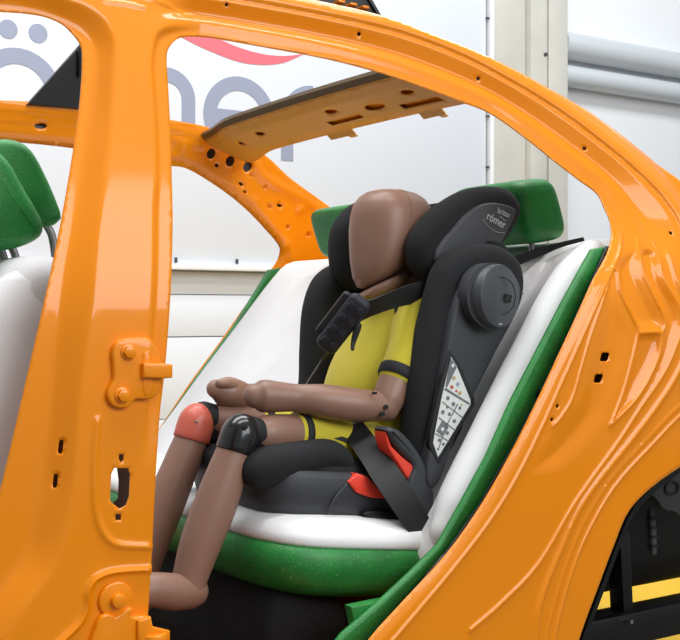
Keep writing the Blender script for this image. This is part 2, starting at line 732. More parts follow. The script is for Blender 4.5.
# two grey pipes on the wall right of the column
for i, (ya, yb, lab) in enumerate(((32, 59, 'upper of the two thick grey pipes on the wall'), (65, 86.5, 'lower of the two thick grey pipes on the wall'))):
    Yp = YW - 0.085
    a, b = P(566, ya, Yp), P(566, yb, Yp)
    r = (a[2] - b[2]) / 2
    z = (a[2] + b[2]) / 2
    t = thing('wall_pipe', lab, 'pipe', (a[0] + 1, Yp, z), 'pipes along the hall wall')
    cyl('pipe', (a[0] - 0.06, Yp, z), (a[0] + 4.5, Yp, z), r, PIPE, t, n=40)
    for k in range(2):
        xx = a[0] + 1.6 + 1.9 * k
        v, f = cyl_mesh((xx, Yp, z), (xx + .03, Yp, z), r + .006, n=40)
        obj('pipe_clamp', v, f, PIPE, t, sharp=35)
        v, f = box_mesh((xx + .015, (Yp + YW) / 2, z), (0.03, YW - Yp, 0.03))
        obj('bracket', v, f, PIPE, t)


# =================================================================== CAR BODY SHELL
body = thing('car_body_shell', 'bare orange painted car body shell with open door frames', 'car body', (1.2, 0.87, H - 0.95))


def S2(l, closed=False, step=0.006, smooth=True, off=0.0):
    """pixel curve -> (X, Z) curve on the near body side (off: how deep the metal lies there)"""
    q = [PS(x, y, off(x, y) if callable(off) else off)[[0, 2]] for x, y in l]
    return np.array(catmull(q, closed, step=step)) if smooth else np.array(q)


E_px = [(167, 62), (168, 51), (172, 43), (180, 38), (203, 37), (230, 41), (269, 48), (310, 55.5), (350, 64.5), (390, 76), (430, 90),
        (459, 101), (490, 113.5), (524, 137), (554, 161), (580, 181), (597, 194), (607, 207), (612, 221), (612, 234), (607, 250),
        (590, 285), (565, 340), (537, 400), (512, 450), (480, 506), (445, 555), (400, 604), (368, 640), (335, 690), (300, 735), (265, 752),
        (180, 756), (142, 752), (141, 700), (147, 615), (151, 550), (155, 470), (157, 449), (163, 385), (168, 330), (170, 300), (172, 250), (172.5, 215),
        (171.5, 170), (170, 120), (168, 80)]
F_px = [(-260, 10), (-100, 9), (0, 12), (40, 16), (61, 24), (73, 35), (80, 45), (82, 56), (80, 96), (76, 130), (64, 204), (45, 297), (26, 380), (5, 470),
        (-18, 560), (-40, 640), (-60, 720), (-90, 748), (-150, 752), (-260, 745), (-330, 500), (-330, 200), (-300, 40)]
T_px = [(-420, -20), (-260, -42), (-100, -40), (50, -33), (150, -25), (240, -13), (300, -3), (377, 14), (430, 33), (490, 57), (551, 88), (608, 120), (680, 169),
        (740, 212), (800, 262)]
ARCH_px = [(800, 448), (740, 450), (705, 457), (680, 470), (655, 488), (637, 505), (627, 520), (615, 550), (600, 590), (582, 640), (566, 700), (550, 780)]
outer_px = T_px + [(830, 330), (815, 440)] + ARCH_px + [(300, 800), (-60, 805), (-420, 800)]



def e_off(x, y):
    if x < 185 and y > 45:
        return .012 if y < 430 else .003
    if y < 205:
        return .021
    if y < 260:
        return .012
    return .007


E = S2(E_px, True, off=e_off)
Fo = S2(F_px, True, off=.026)
top = S2(T_px)
arch_l = S2(ARCH_px)
rest1 = S2([(800, 262), (830, 330), (815, 440), (800, 448)])
rest2 = S2([(550, 780), (545, 795), (520, 800), (300, 800), (-60, 805), (-400, 800), (-420, 790)], smooth=False)
rest3 = S2([(-420, 790), (-430, 300), (-420, -20)], smooth=False)
outer = np.concatenate([top[:-1], rest1[:-1], arch_l[:-1], rest2[:-1], rest3[:-1]])

R1_px = [(-320, 3), (-60, 3), (0, 5), (30, 8), (53, 14.5), (74, 24), (90, 37), (95.5, 50), (95, 75), (91.5, 106), (87.5, 130), (79.5, 191), (62, 291), (50, 425), (44, 480),
         (37.5, 509), (28, 552), (0, 590), (-40, 640), (-70, 735)]
R2_px = [(-320, -26), (-60, -24), (0, -19), (40, -10), (66, -1), (90, 8), (106, 22), (114, 40), (115.5, 56), (113, 90), (110, 130), (98, 236), (93, 300), (80, 393), (76, 440), (70, 502),
         (53, 565), (19, 615), (0, 660), (-30, 745)]
R1, R2 = S2(R1_px, off=.025), S2(R2_px, off=.003)
far_l = S2([(-340, 760), (-340, 0)], smooth=False)
polyR1 = np.concatenate([R1, S2([(-340, 745), (-335, 5)], smooth=False)])
polyR2 = np.concatenate([R2, S2([(-345, 750), (-345, -22)], smooth=False)])

# inner step round the rear door opening
Q_px = [(147, 60), (149, 44), (156, 28), (170, 19), (195, 17), (230, 22), (300, 36)]
Ql_px = [(154, 66), (156, 46), (160, 35), (171, 29), (195, 28), (240, 33)]
M_px = [(150, 10), (190, 17), (230, 24), (310, 40), (350, 48), (390, 58.5), (430, 71), (480, 90), (516, 112), (554, 139), (593, 168), (627, 195), (644, 214), (652, 236), (654, 262)]
S_px = [(60, -26), (150, -13), (229, -1), (310, 13.5), (390, 31), (440, 48), (480, 66), (551, 107), (613, 153), (651, 187), (667, 206), (679, 226), (688, 255), (694, 300), (700, 350)]
M, Sc = S2(M_px, off=.02), S2(S_px, off=.006)
polyS = np.concatenate([Sc, S2([(700, 700), (60, 700)], smooth=False)])
Ql = S2([(159, 300), (159, 170), (157, 114), (154, 66), (156, 46), (160, 35), (171, 29), (195, 27), (240, 33), (300, 43)])
Qflange = S2([(240, 33), (195, 27), (171, 29), (160, 35), (156, 46), (154, 66), (157, 114), (159, 170), (157, 210), (155, 300), (152, 345), (148, 420), (143, 470), (140, 520)])
polyQ = np.concatenate([Qflange, S2([(200, 520), (240, 200)], smooth=False)])

# pressed lines on the rear quarter (pixel curves): (curve, height, half width)
ridges = [
    (S2([(620, 215), (624, 232), (621, 250), (610, 273), (590, 318), (566, 372), (540, 430), (517, 476), (490, 520), (455, 566), (420, 608), (380, 655)]), 0.0030, 0.0035),
    (S2([(608, 282), (592, 330), (580, 371), (572, 398), (562, 415), (553, 426)]), 0.0026, 0.0032),
    (S2([(608, 268), (616, 270), (619, 291), (636, 326), (637, 334), (631, 362), (622, 394), (610, 425)]), 0.0030, 0.0034),
    (S2([(640, 240), (639, 252), (642, 273), (652, 294), (663, 317), (664, 327), (661, 333), (658, 356), (639, 394), (610, 425)]), 0.0034, 0.0042),
    (S2([(637, 333), (661, 332)]), 0.0030, 0.0040),
    (S2([(655, 240), (659, 252), (662, 276), (678, 306), (682, 322), (678, 340), (664, 372), (639, 409), (619, 440), (575, 502), (537, 565), (500, 604), (470, 630)]), 0.0030, 0.0040),
    (S2([(668, 252), (676, 280), (690, 310), (692, 335), (676, 375), (652, 412), (632, 438), (584, 500), (559, 552), (540, 602), (535, 640), (532, 690)]), 0.0040, 0.0060),
    (S2([(700, 400), (680, 415), (655, 441), (616, 484), (590, 527), (573, 567), (556, 628), (546, 690)]), 0.0026, 0.0030),
    (S2([(700, 391), (678, 407), (649, 437), (609, 481), (583, 524), (566, 565), (548, 628), (538, 690)]), 0.0022, 0.0028),
    # B pillar
    (S2([(97, 420), (94, 470), (96, 512), (103, 533), (115, 544), (150, 547)]), 0.0030, 0.0045),
    (S2([(40, 660), (62, 640), (80, 622), (87, 606), (88, 591), (95, 579), (112, 572), (150, 569)]), 0.0050, 0.0045),
    (S2([(105, 2), (125, 4), (143, 8)]), 0.0020, 0.0022),
    (S2([(140, -4), (165, 3), (182, 10)]), 0.0016, 0.0022),
]


pockets = [
    (S2([(638, 334), (660, 334), (657, 356), (638, 393), (613, 421), (625, 391), (633, 362)], True), .009, .022),
    (S2([(618, 262), (636, 250), (640, 273), (650, 294), (661, 317), (660, 329), (639, 329), (621, 291)], True), .008, .025),
    (S2([(643, 250), (656, 252), (660, 276), (676, 306), (679, 322), (675, 340), (662, 370), (640, 403), (624, 420), (642, 394), (661, 356), (666, 328), (664, 315), (646, 273)], True), .008, .014),
    (S2([(603, 285), (612, 275), (617, 293), (632, 327), (630, 360), (618, 395), (606, 424), (560, 470), (530, 470), (565, 414), (576, 400), (584, 371)], True), .006, .05),
]


def near_depth(q):
    x, z = q[:, 0], q[:, 1]
    dep = np.zeros(len(q))
    # front door opening: flange, sloped band, face
    in1, in2 = inpoly(q, polyR1), inpoly(q, polyR2)
    d1, d2 = dist(q, R1), dist(q, R2)
    Wd = np.maximum(np.where(in1, d2 - d1, np.where(in2, d1 + d2, d1 - d2)), .02)
    sd1 = np.where(in1, -d1, d1)

    def soft(a, w):
        return 0.5 * (a + np.sqrt(a * a + w * w))

    dep = soft(0.026 * (1 - soft(sd1, .006) / Wd), .003)
    # rear door opening flange on the B pillar
    inq = inpoly(q, polyQ)
    dq = dist(q, Qflange)
    fl = 0.012 * sm(-0.007, 0.007, np.where(inq, dq, -dq)) * sm(PS(155, 470)[2], PS(155, 400)[2], z)
    # roof rail bands
    dE = dist(q, E, True)
    dS = dist(q, Sc)
    inS = inpoly(q, polyS)
    sp = dE / (dE + dS + 1e-9)
    prof = np.interp(sp, [0, .14, .22, .33, .40, .47, .54, .62, .92, 1.0],
                     [.022, .021, .019, .0165, .0175, .0215, .0245, .0235, .006, .006])
    out = np.interp(dS, [0, .004, .008, .012, .03, .06, .10], [.007, .004, .0005, 0, .003, .014, .040])
    rail = np.where(inS, prof, out)
    # where the rail profile applies
    px_w = sm(*(PS(150, 60)[0], PS(215, 60)[0]), x)
    lowz = PS(640, 268)[2]
    hiz = PS(640, 205)[2]
    wz = sm(lowz, hiz, z)
    w = px_w * wz
    wo = (~inS) * sm(PS(60, 0)[0], PS(160, 0)[0], x) * sm(PS(690, 330)[2], PS(690, 230)[2], z)
    dep = dep + np.where(inS, w * rail + (1 - w) * fl, wo * rail)
    # C pillar edge flange
    wc = (1 - wz) * (x > PS(300, 600)[0])
    dep = dep + wc * 0.007 * np.clip(1 - dE / 0.018, 0, 1)
    # bowl of the quarter between rail and pocket
    rd = np.zeros(len(q))
    for l, h, wdt in ridges:
        wdt = wdt * .95
        h = h * 1.35
        dl = dist(q, l, lim=.03)
        rd = np.maximum(rd, h * np.exp(-(dl / wdt) ** 2))
    dep = dep - rd
    for pl, hgt, wd in pockets:
        k = inpoly(q, pl)
        if k.any():
            dep[k] += hgt * sm(0, wd, dist(q[k], pl, True))
    # wheel arch lip rolls inwards
    da = dist(q, arch_l, lim=.05)
    dep = dep + 0.010 * np.clip(1 - da / 0.012, 0, 1) ** 2
    return dep


def near3(V):
    return np.stack([V[:, 0], yside(V[:, 1]) + near_depth(V), V[:, 1]], 1)


def hole_px(cx, cy, rx, ry=None, n=12):
    c = PS(cx, cy)
    t = (D0 + c[1]) / (CT - (cx - 340) / FPX * ST)
    return circ((c[0], c[2]), rx * t / FPX * 1.18, n, (ry or rx) * t / FPX)


near_holes = []
for (cx, cy, r) in ((229, 3.5, 1.8), (363, 32.5, 1.9), (483.5, 77, 1.9), (590.5, 147.5, 1.9), (673, 233, 1.7), (557, 406, 1.8), (551.5, 419.5, 1.8)):
    near_holes.append(hole_px(cx, cy, r))


def rsq(cx, cy, hx, hy, slant=0.0, k=0.35):
    l = [(-1, -1 + k), (-1 + k, -1), (1 - k, -1), (1, -1 + k), (1, 1 - k), (1 - k, 1), (-1 + k, 1), (-1, 1 - k)]
    return np.array([PS(cx + a * hx + slant * b * hy, cy + b * hy)[[0, 2]] for a, b in l])


near_holes += [rsq(606.5, 357, 4.2, 4.4, -.25), rsq(600, 378.5, 4.2, 4.4, -.25)]
near_holes += [rsq(64, 447.5, 1.9, 7, -.12), rsq(59, 482, 1.9, 7, -.12)]
near_holes += [rsq(118, 517, 2.8, 3.0, 0, .1)]
near_holes += [S2([(119, 454), (123.5, 454), (123.5, 459), (121.5, 462), (120.5, 462), (118.5, 459)], True, smooth=False)]
near_holes += [S2([(114, 468), (128, 468), (130, 474), (129, 496), (126, 505), (120, 508.5), (117, 507), (110, 501), (110, 494), (111, 474)], True, smooth=False)]



def off_line(l, d):
    t = np.gradient(l, axis=0)
    t /= np.linalg.norm(t, axis=1, keepdims=True) + 1e-12
    return l + np.stack([-t[:, 1], t[:, 0]], 1) * d


feats = [M[6:-2]]
_kd_pts = []
feats += [R1, R2, Sc[4:-4], Qflange] + [r[0] for r in ridges]
for l in (R1, R2, Sc[4:-4], Qflange):
    feats += [off_line(l, d) for d in (-.003, .003, -.006, .006, -.0095, .0095)]
for d in (.75, 1.5, 2.2):
    for l, h, wdt in ridges:
        feats += [off_line(l, d * wdt), off_line(l, -d * wdt)]
feats = [l[inpoly(l, outer) & ~inpoly(l, E) & ~inpoly(l, Fo) & (dist(l, E, True) > .003) & (dist(l, Fo, True) > .003) & (dist(l, outer, True) > .003)] for l in feats]
for hl in near_holes:
    feats = [l[(dist(l, hl, True) > .003) & ~inpoly(l, hl)] for l in feats]


def split(l):
    out, cur = [], [l[0]]
    for a, b in zip(l[:-1], l[1:]):
        if np.linalg.norm(b - a) > .0095:
            out.append(np.array(cur))
            cur = []
        cur.append(b)
    out.append(np.array(cur))
    return [c for c in out if len(c) > 2]


# drop stretches that run into an earlier line
cell, kept = {}, []
for l in feats:
    if len(l) < 3:
        continue
    ok = []
    for q in l:
        i, j = int(q[0] // .003), int(q[1] // .003)
        near = [p for a in (-1, 0, 1) for b in (-1, 0, 1) for p in cell.get((i + a, j + b), ())]
        ok.append(all((p[0] - q[0]) ** 2 + (p[1] - q[1]) ** 2 > .0022 ** 2 for p in near))
    l = l[np.array(ok)]
    for q in l:
        cell.setdefault((int(q[0] // .003), int(q[1] // .003)), []).append(q)
    kept.append(l)
feats = [c for l in kept if len(l) > 2 for c in split(l)]
v, f = sheet_mesh([outer, E, Fo], near_holes, near3, 0.0052, feats)
side = obj('side_panel', v, f, ORANGE, body, sharp=80)
sol = side.modifiers.new('sheet', 'SOLIDIFY')
sol.thickness = 0.0016
sol.offset = 0


# inner skins that close the hollow pillars
def inner_skin(name, pxs, off, holes=(), grid=0.02, m=ORANGE):
    pts = np.array([PS(x, y, off)[[0, 2]] for x, y in pxs])
    hs = [np.array([PS(x, y, off)[[0, 2]] for x, y in h]) for h in holes]
    v, f = sheet_mesh([pts], hs, lambda V: np.stack([V[:, 0], yside(V[:, 1]) + off, V[:, 1]], 1), grid)
    return obj(name, v, f, m, body)


DSHADE = mat('dark_brown_shade', (66, 36, 14), .6)  # orange metal inside the shell, its shade put into this brown
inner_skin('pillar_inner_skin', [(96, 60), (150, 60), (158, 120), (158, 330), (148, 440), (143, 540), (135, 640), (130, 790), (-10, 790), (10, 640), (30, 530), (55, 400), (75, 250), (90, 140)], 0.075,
           holes=[[(107, 462), (116.5, 466), (118.5, 480), (118, 498), (112, 504), (106, 500)]], m=DSHADE)
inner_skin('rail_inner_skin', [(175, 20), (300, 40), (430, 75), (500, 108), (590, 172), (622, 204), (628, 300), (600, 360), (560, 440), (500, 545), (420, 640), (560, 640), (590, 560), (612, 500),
                               (660, 460), (760, 430), (760, 260), (680, 186), (600, 130), (500, 74), (400, 38), (300, 12), (200, -6)], 0.06, m=DSHADE)

# black discs standing in for the shade inside the small holes
for (cx, cy, r) in ((229, 3.5, 1.8), (363, 32.5, 1.9), (483.5, 77, 1.9), (590.5, 147.5, 1.9), (673, 233, 1.7), (557, 406, 1.8), (551.5, 419.5, 1.8), (606.5, 357, 5), (600, 378.5, 5)):
    c = PS(cx, cy, .03)
    cyl('hole_shade', c + np.array([0, 0, 0]), c + np.array([0, .012, 0]), .0055 if r < 3 else .013, DARK, body, n=14)

# door hinge on the B pillar (upper)
hg_px = [(110, 352), (113, 343), (121, 338.5), (147, 338), (152, 345), (158, 353), (159, 362), (159, 384), (153, 396), (142, 399), (133, 399), (127, 406), (118, 408), (109, 404), (105, 395), (107, 387), (111, 380), (111, 365)]


def body_slab(name, pxs, o0, o1, m, parent, r=0.004, step=0.006, smooth=True, label=None):
    q = np.array([PS(x, y)[[0, 2]] for x, y in pxs])
    if smooth:
        q = np.array(catmull(list(q), True, step=step))
    v, f = slab_mesh(q, lambda x, z, w: (x, float(yside(z)) + w, z), o0, o1, r)
    return obj(name, v, f, m, parent, sharp=40, label=label)


hinge = body_slab('hinge_plate', hg_px, -0.011, 0.004, ORANGE, body, 0.004)
body_slab('hinge_arm', [(138, 363), (158, 363), (167, 364), (167, 377), (158, 378), (138, 377)], -0.022, -0.006, ORANGE, hinge, 0.003, smooth=False)
body_slab('hinge_rib', [(140, 352), (147, 350), (150, 372), (149, 392), (142, 396), (139, 378)], -0.0125, -0.008, ORANGE, hinge, 0.003)
for (cx, cy) in ((125.5, 352), (119.5, 395)):
    c = PS(cx, cy)
    cyl('bolt', c + np.array([0, -0.020, 0]), c, 0.0098, ORANGE, hinge, n=6, bevel=0.002)
    cyl('washer', c + np.array([0, -0.0135, 0]), c, 0.0125, ORANGE, hinge, bevel=0.001)

# lower hinge and its pressing
c = PS(115, 599)
cyl('hinge_boss', c + np.array([0, -0.008, 0]), c + np.array([0, .01, 0]), 0.0275, ORANGE, body, n=40, bevel=0.004)
cyl('hinge_bolt', c + np.array([0, -0.018, 0]), c, 0.0105, ORANGE, body, bevel=0.0025)
low_h = body_slab('lower_hinge', [(99, 614), (107, 612), (113, 615), (120, 610), (127, 605), (131, 608), (128, 614), (146, 615), (147, 622), (146, 660), (140, 690), (80, 690), (86, 650), (92, 630)], -0.013, 0.004, ORANGE, body, 0.004)
k0 = PS(154, 633, -.012)
for dz, rr in ((0, .020), (-.022, .018), (-.045, .020)):
    cyl('hinge_knuckle', k0 + np.array([0, 0, dz]), k0 + np.array([0, 0, dz - .02]), rr, ORANGE, low_h, n=12, bevel=0.003)
body_slab('hinge_lug', [(133, 618), (146, 614), (148, 624), (165, 628), (165, 640), (133, 642)], -0.020, -0.008, ORANGE, low_h, .003, smooth=False)

# ---------------- far side frame seen from inside
farW_px = [(-120, 137), (-20, 139), (75, 147.5), (172, 165), (186, 167), (205, 177), (230, 194), (250, 211), (267, 229), (278, 242), (281, 251), (279, 260), (272, 270),
           (258, 290), (225, 337), (190, 385), (158, 433), (130, 470), (100, 500), (40, 520), (-120, 520), (-200, 330)]
farO_px = [(-200, 92), (-60, 97), (0, 100), (78, 104), (130, 112), (172, 120), (207, 127), (240, 140), (266, 156), (290, 178), (320, 200), (345, 219), (380, 250), (400, 300), (380, 420), (330, 560), (100, 560), (-240, 560), (-260, 330)]


def F2(l, closed=True, step=0.012, smooth=True):
    q = [PF(x, y)[[0, 2]] for x, y in l]
    return np.array(catmull(q, closed, step=step)) if smooth else np.array(q)


farW, farO = F2(farW_px), F2(farO_px)


def fh(cx, cy, rx, ry, rot=0.0):
    l = []
    for k in range(14):
        a = 2 * math.pi * k / 14
        x, y = rx * math.cos(a), ry * math.sin(a)
        l.append(PF(cx + x * math.cos(rot) - y * math.sin(rot), cy + x * math.sin(rot) + y * math.cos(rot))[[0, 2]])
    return np.array(l)


far_holes = [fh(40.5, 126, 6.2, 2.9), fh(211.5, 153.5, 4.3, 5.6, .3), fh(230.5, 161, 4.4, 5.7, .3), fh(248, 166.5, 4.2, 5.6, .4), fh(227, 147, 3.8, 1.6),
             fh(216.5, 165.5, 2.2, 2.0), fh(240.5, 184, 2.6, 1.5, .5), fh(244, 192, 1.9, 1.2, .5), fh(279, 205.5, 2.6, 1.5, .4), fh(269.5, 206.5, 1.6, 1.2, .5), fh(250.5, 175.2, 1.3, 1.0),
             fh(264.5, 187.5, 1.3, 1.0), fh(287.5, 227, 1.4, 1.3), fh(308, 234.5, 1.7, 1.8)]
fr = [(F2([(-60, 107), (0, 109), (78, 114), (130, 121), (172, 129), (205, 137)], False), .006, .008),
      (F2([(-60, 116), (0, 118), (78, 123)], False), .004, .006),
      (F2([(172, 157), (190, 160), (214, 172), (240, 190), (262, 212), (278, 232), (289, 246), (292, 262)], False), .006, .008),
      (F2([(256, 163), (262, 176), (280, 187), (300, 197), (322, 212)], False), .010, .012),
      (F2([(172, 139), (190, 143), (205, 146)], False), .006, .010)]


def far_dep(q):
    d = np.zeros(len(q))
    for l, h, wdt in fr:
        d += h * np.exp(-(dist(q, l) / wdt) ** 2)
    de = dist(q, farW, True)
    d -= 0.012 * np.clip(1 - de / .02, 0, 1)
    for hh in far_holes[1:4]:
        c = hh.mean(0)
        d -= .005 * np.exp(-(np.hypot(q[:, 0] - c[0], q[:, 1] - c[1]) / .03) ** 4)
    for (cx, cy, hgt, wdt) in ((183, 149, .012, .02), (300, 209, .012, .012), (283, 246, .012, .014), (256, 200, .006, .012)):
        c = PF(cx, cy)[[0, 2]]
        d += hgt * np.exp(-(np.hypot(q[:, 0] - c[0], q[:, 1] - c[1]) / wdt) ** 2)
    return -d


v, f = sheet_mesh([farO, farW], far_holes, lambda V: np.stack([V[:, 0], yfar(V[:, 1]) + far_dep(V), V[:, 1]], 1), 0.011)
fs = obj('far_side_panel', v, f, ORANGE, body, sharp=80)
fs.modifiers.new('sheet', 'SOLIDIFY').thickness = 0.002
pts = np.array([PF(x, y, .05)[[0, 2]] for x, y in [(-60, 106), (0, 107), (78, 111), (172, 127), (205, 133), (240, 146), (262, 160), (300, 190), (325, 208), (326, 258), (292, 258), (286, 240), (262, 210), (232, 182), (205, 166), (172, 156), (75, 140), (-60, 134)]])
v, f = sheet_mesh([pts], [], lambda V: np.stack([V[:, 0], yfar(V[:, 1]) + .05, V[:, 1]], 1), 0.03)
obj('far_outer_skin', v, f, ORANGE, body)

for k_, h_ in enumerate(far_holes[:9]):  # black discs stand in for the dark hollow behind the far holes
    c = h_.mean(0)
    r_ = max(np.ptp(h_[:, 0]), np.ptp(h_[:, 1])) * .5 + .006
    y_ = float(yfar(c[1]))
    cyl('hole_shade', (c[0], y_ + .012, c[1]), (c[0], y_ + .02, c[1]), r_, DARK, body, n=20)

# ---------------- rear roof header between the two rails
# section in X (front lip, underside, rear lip); runs along Y with a crown
hz_near = P(470, 107, 0.30)
hz_far = P(263, 158, 1.42)
xa = P(395, 75, 0.22)[0]
hx1 = (P(470, 107, .28)[0] + P(264, 158, 1.46)[0]) / 2      # rear edge
hx1 += .022
hx0 = hx1 - 0.150                                          # front edge
YN, YFR = 0.245, 1.55


def crown(y):
    s = (y - 0.87) / 0.72
    return 0.013 * (1 - s * s)


zr0 = P(264, 158, 1.46)[2] - crown(1.46)
print('header', hx0, hx1, zr0, P(470, 107, .28)[2] - crown(.28))


def flare(x, y):
    """the header narrows at its front and flares to the rear where it meets the far rail"""
    s = (x - hx0) / (hx1 - hx0)
    w = sm(1.28, 1.55, y)
    return x + w * (.045 * (1 - s) + .060 * s)


def hdr3(V):
    # V: (x across section, y)
    x, y = V[:, 0], V[:, 1]
    s = (x - hx0) / (hx1 - hx0)
    z = zr0 + crown(y) + 0.056 * (1 - s) + 0.012 * np.exp(-((s - .5) / .12) ** 2) * 0 - .006 * (np.abs(s - .5) < .36)
    return np.stack([flare(x, y), y, z], 1)


rect = np.array([(hx0, YN), (hx1, YN), (hx1, YFR), (hx0, YFR)])


def dens(p, step):
    out = []
    for i in range(len(p)):
        a, b = p[i], p[(i + 1) % len(p)]
        k = max(1, int(np.linalg.norm(b - a) / step))
        out += [a + (b - a) * j / k for j in range(k)]
    return np.array(out)


def hh(px, py, rx, ry, n=14, sq=False):
    """hole in the header underside found from the picture"""
    z = zr0 + .03
    c = None
    y = .8
    for _ in range(30):
        u = (px - 340) / FPX
        zz = zr0 + crown(y) + .008
        t = (zz - H) / ((HOR - py) / FPX)
        x, y2 = t * (ST + u * CT), t * (CT - u * ST) - D0
        y = .5 * y + .5 * y2
    if sq:
        return np.array([(x - rx, y - ry), (x + rx, y - ry), (x + rx, y + ry), (x - rx, y + ry)])
    return circ((x, y), rx, n, ry)




def at_s(h, s):
    h = h.copy()
    h[:, 0] += hx0 + s * (hx1 - hx0) - h[:, 0].mean()
    return h


hholes = [at_s(hh(251, 139, .010, .020), .40), at_s(hh(318, 118, .010, .024), .36), at_s(hh(381, 97.5, .010, .022), .36), at_s(hh(401, 90, .010, .022), .36), at_s(hh(359, 109.5, .014, .040), .52),
          at_s(hh(330, 119.5, .009, .075, sq=True), .66), at_s(hh(396, 100.5, .010, .075, sq=True), .68), at_s(hh(225, 147, .008, .016), .45)]
hholes = [h for h in hholes if h[:, 0].min() > hx0 + .012 and h[:, 0].max() < hx1 - .012] if True else hholes
print('header holes', len(hholes))
v, f = sheet_mesh([dens(rect, .02)], hholes, hdr3, 0.014)
OCHRE = mat('ochre_shaded_paint', (214, 146, 44), .42, spec=.3)  # orange paint; the duller light under the roof is put into this ochre
o = obj('roof_header', v, f, OCHRE, body, sharp=35)
o.modifiers.new('sheet', 'SOLIDIFY').thickness = 0.002
mb = MB()
ys = np.linspace(YN, YFR, 30)


def sweep(sec):
    """sec: list of (x, dz) -> rings along Y"""
    return rings_to_mesh([[(float(flare(x, y)), y, zr0 + crown(y) + dz) for x, dz in sec] for y in ys], True)


obj('header_top_skin', *sweep([(hx0, .058), (hx1, .002), (hx1, .006), (hx1 - .02, .052), (hx0 + .02, .080), (hx0, .076)]), ORANGE, body, sharp=30)
obj('header_front_lip', *sweep([(hx0 - .010, .070), (hx0 + .004, .052), (hx0 + .004, .060), (hx0 - .006, .080)]), mat('dark_brown_lip', (96, 72, 30), .5), body, sharp=30)  # lip in a darker brown than the header
for (px, py, w) in ((352, 134, .12), (437, 112, .085)):
    h_ = hh(px, py - 4, .01, .01)
    yc = h_[:, 1].mean()
    v, f = box_mesh((hx1 + .006, yc, zr0 + crown(yc) - .006), (.022, w, .003), 0, rotm('Y', 40))
    tb = obj('header_tab', v, f, OCHRE, body)
    v, f = box_mesh((hx1 + .020, yc - w * .3, zr0 + crown(yc) - .014), (.014, w * .25, .003), 0, rotm('Y', 15))
    obj('tab_lip', v, f, OCHRE, tb)
# near roof edge tabs
for px in (338, 350, 362):
    c = PS(px, 14 - (377 - px) * .23 - 2, .035)
    v, f = box_mesh(c, (.016, .03, .006), .002)
    obj('roof_tab', v, f, ORANGE, body)

# floor pan, sills, tunnel and heel board of the shell
v, f = box_mesh((.75, .87, H - .80), (1.6, 1.66, .02), .004)
obj('floor_pan', v, f, DSHADE, body)  # shade under the seat is painted in with the brown
for yy in (0.10, 1.64):
    v, f = box_mesh((.9, yy, H - .77), (1.75, .09, .14), .02)
    obj('sill', v, f, ORANGE, body)
v, f = box_mesh((.45, .87, H - .70), (.9, .24, .2), .05)
obj('centre_tunnel', v, f, DSHADE, body)
v, f = box_mesh((1.52, .87, H - .64), (.05, 1.5, .34), .01, rotm('Y', 12))
obj('seat_pan_panel', v, f, ORANGE, body)
v, f = box_mesh((1.80, .87, H - .20), (.02, 1.36, .70), .005, rotm('Y', 39))
obj('rear_bulkhead', v, f, ORANGE, body)
v, f = box_mesh((2.18, .87, H + .085), (.34, 1.3, .02), .005)
obj('parcel_shelf', v, f, ORANGE, body)

# green door seal land round the rear opening and its black seal clips
g_px = [(609, 246), (602, 262), (579, 314), (545, 390), (519, 440), (488, 494), (455, 543), (410, 595), (374, 636), (342, 674), (315, 676), (330, 652), (344, 634), (381, 602), (412, 573), (440, 545), (464, 502),
        (488, 458), (513, 402), (539, 352), (566, 300), (594, 249)]
px_slab('green_sill_edge', g_px, 0.058, 0.076, GREEN, body, r=.008, smooth_outline=False, label='green painted strip along the rear door edge')
px_slab('green_bracket', [(351, 607), (395, 598), (402, 603), (372, 634), (357, 640), (354, 622)], .076, .10, GREEN, body, r=.004, smooth_outline=False)
seal = [(614, 246), (595, 290), (570, 346), (545, 400), (518, 454), (484, 510), (449, 560), (404, 608), (372, 644), (364, 646), (398, 608), (443, 557), (478, 507), (511, 450), (537, 400), (563, 345), (588, 290), (607, 246)]
px_slab('door_seal', seal, .050, .056, DARK, body, r=.003, smooth_outline=False)
for (px, py) in ((539, 394), (601, 262), (378, 634)):
    q = P(px, py, .06)
    v, f = box_mesh(q, (.018, .04, .018), .003, rotm('Y', 30))
    obj('seal_clip', v, f, DARK, body)
# green far edge strip
gf = [(279, 268), (262, 289), (230, 335), (195, 385), (158, 440), (158, 424), (190, 378), (225, 331), (255, 288), (268, 270)]
q = np.array([PF(x, y, -.05)[[0, 2]] for x, y in gf])
v, f = slab_mesh(q, lambda x, z, w: (x, w, z), 1.63, 1.66, .004)
obj('green_far_edge', v, f, GREEN, body)

# ---------------- wheel arch: black liner, inner wheelhouse
al = [(800, 452), (740, 456), (705, 463), (682, 474), (658, 492), (641, 509), (632, 524), (620, 553), (605, 594), (588, 640), (572, 700)]
al3 = [P(x, y, .04) for x, y in al]
rings = []
for p in al3:
    rings.append([p + np.array([-.012, 0, .014]), p + np.array([-.004, 0.0, .004]), p + np.array([.012, .05, -.006]), p + np.array([.012, .62, -.006]), p + np.array([-.012, .62, .014])])
obj('wheel_arch_liner', *rings_to_mesh(rings), DARK, body, sharp=35)

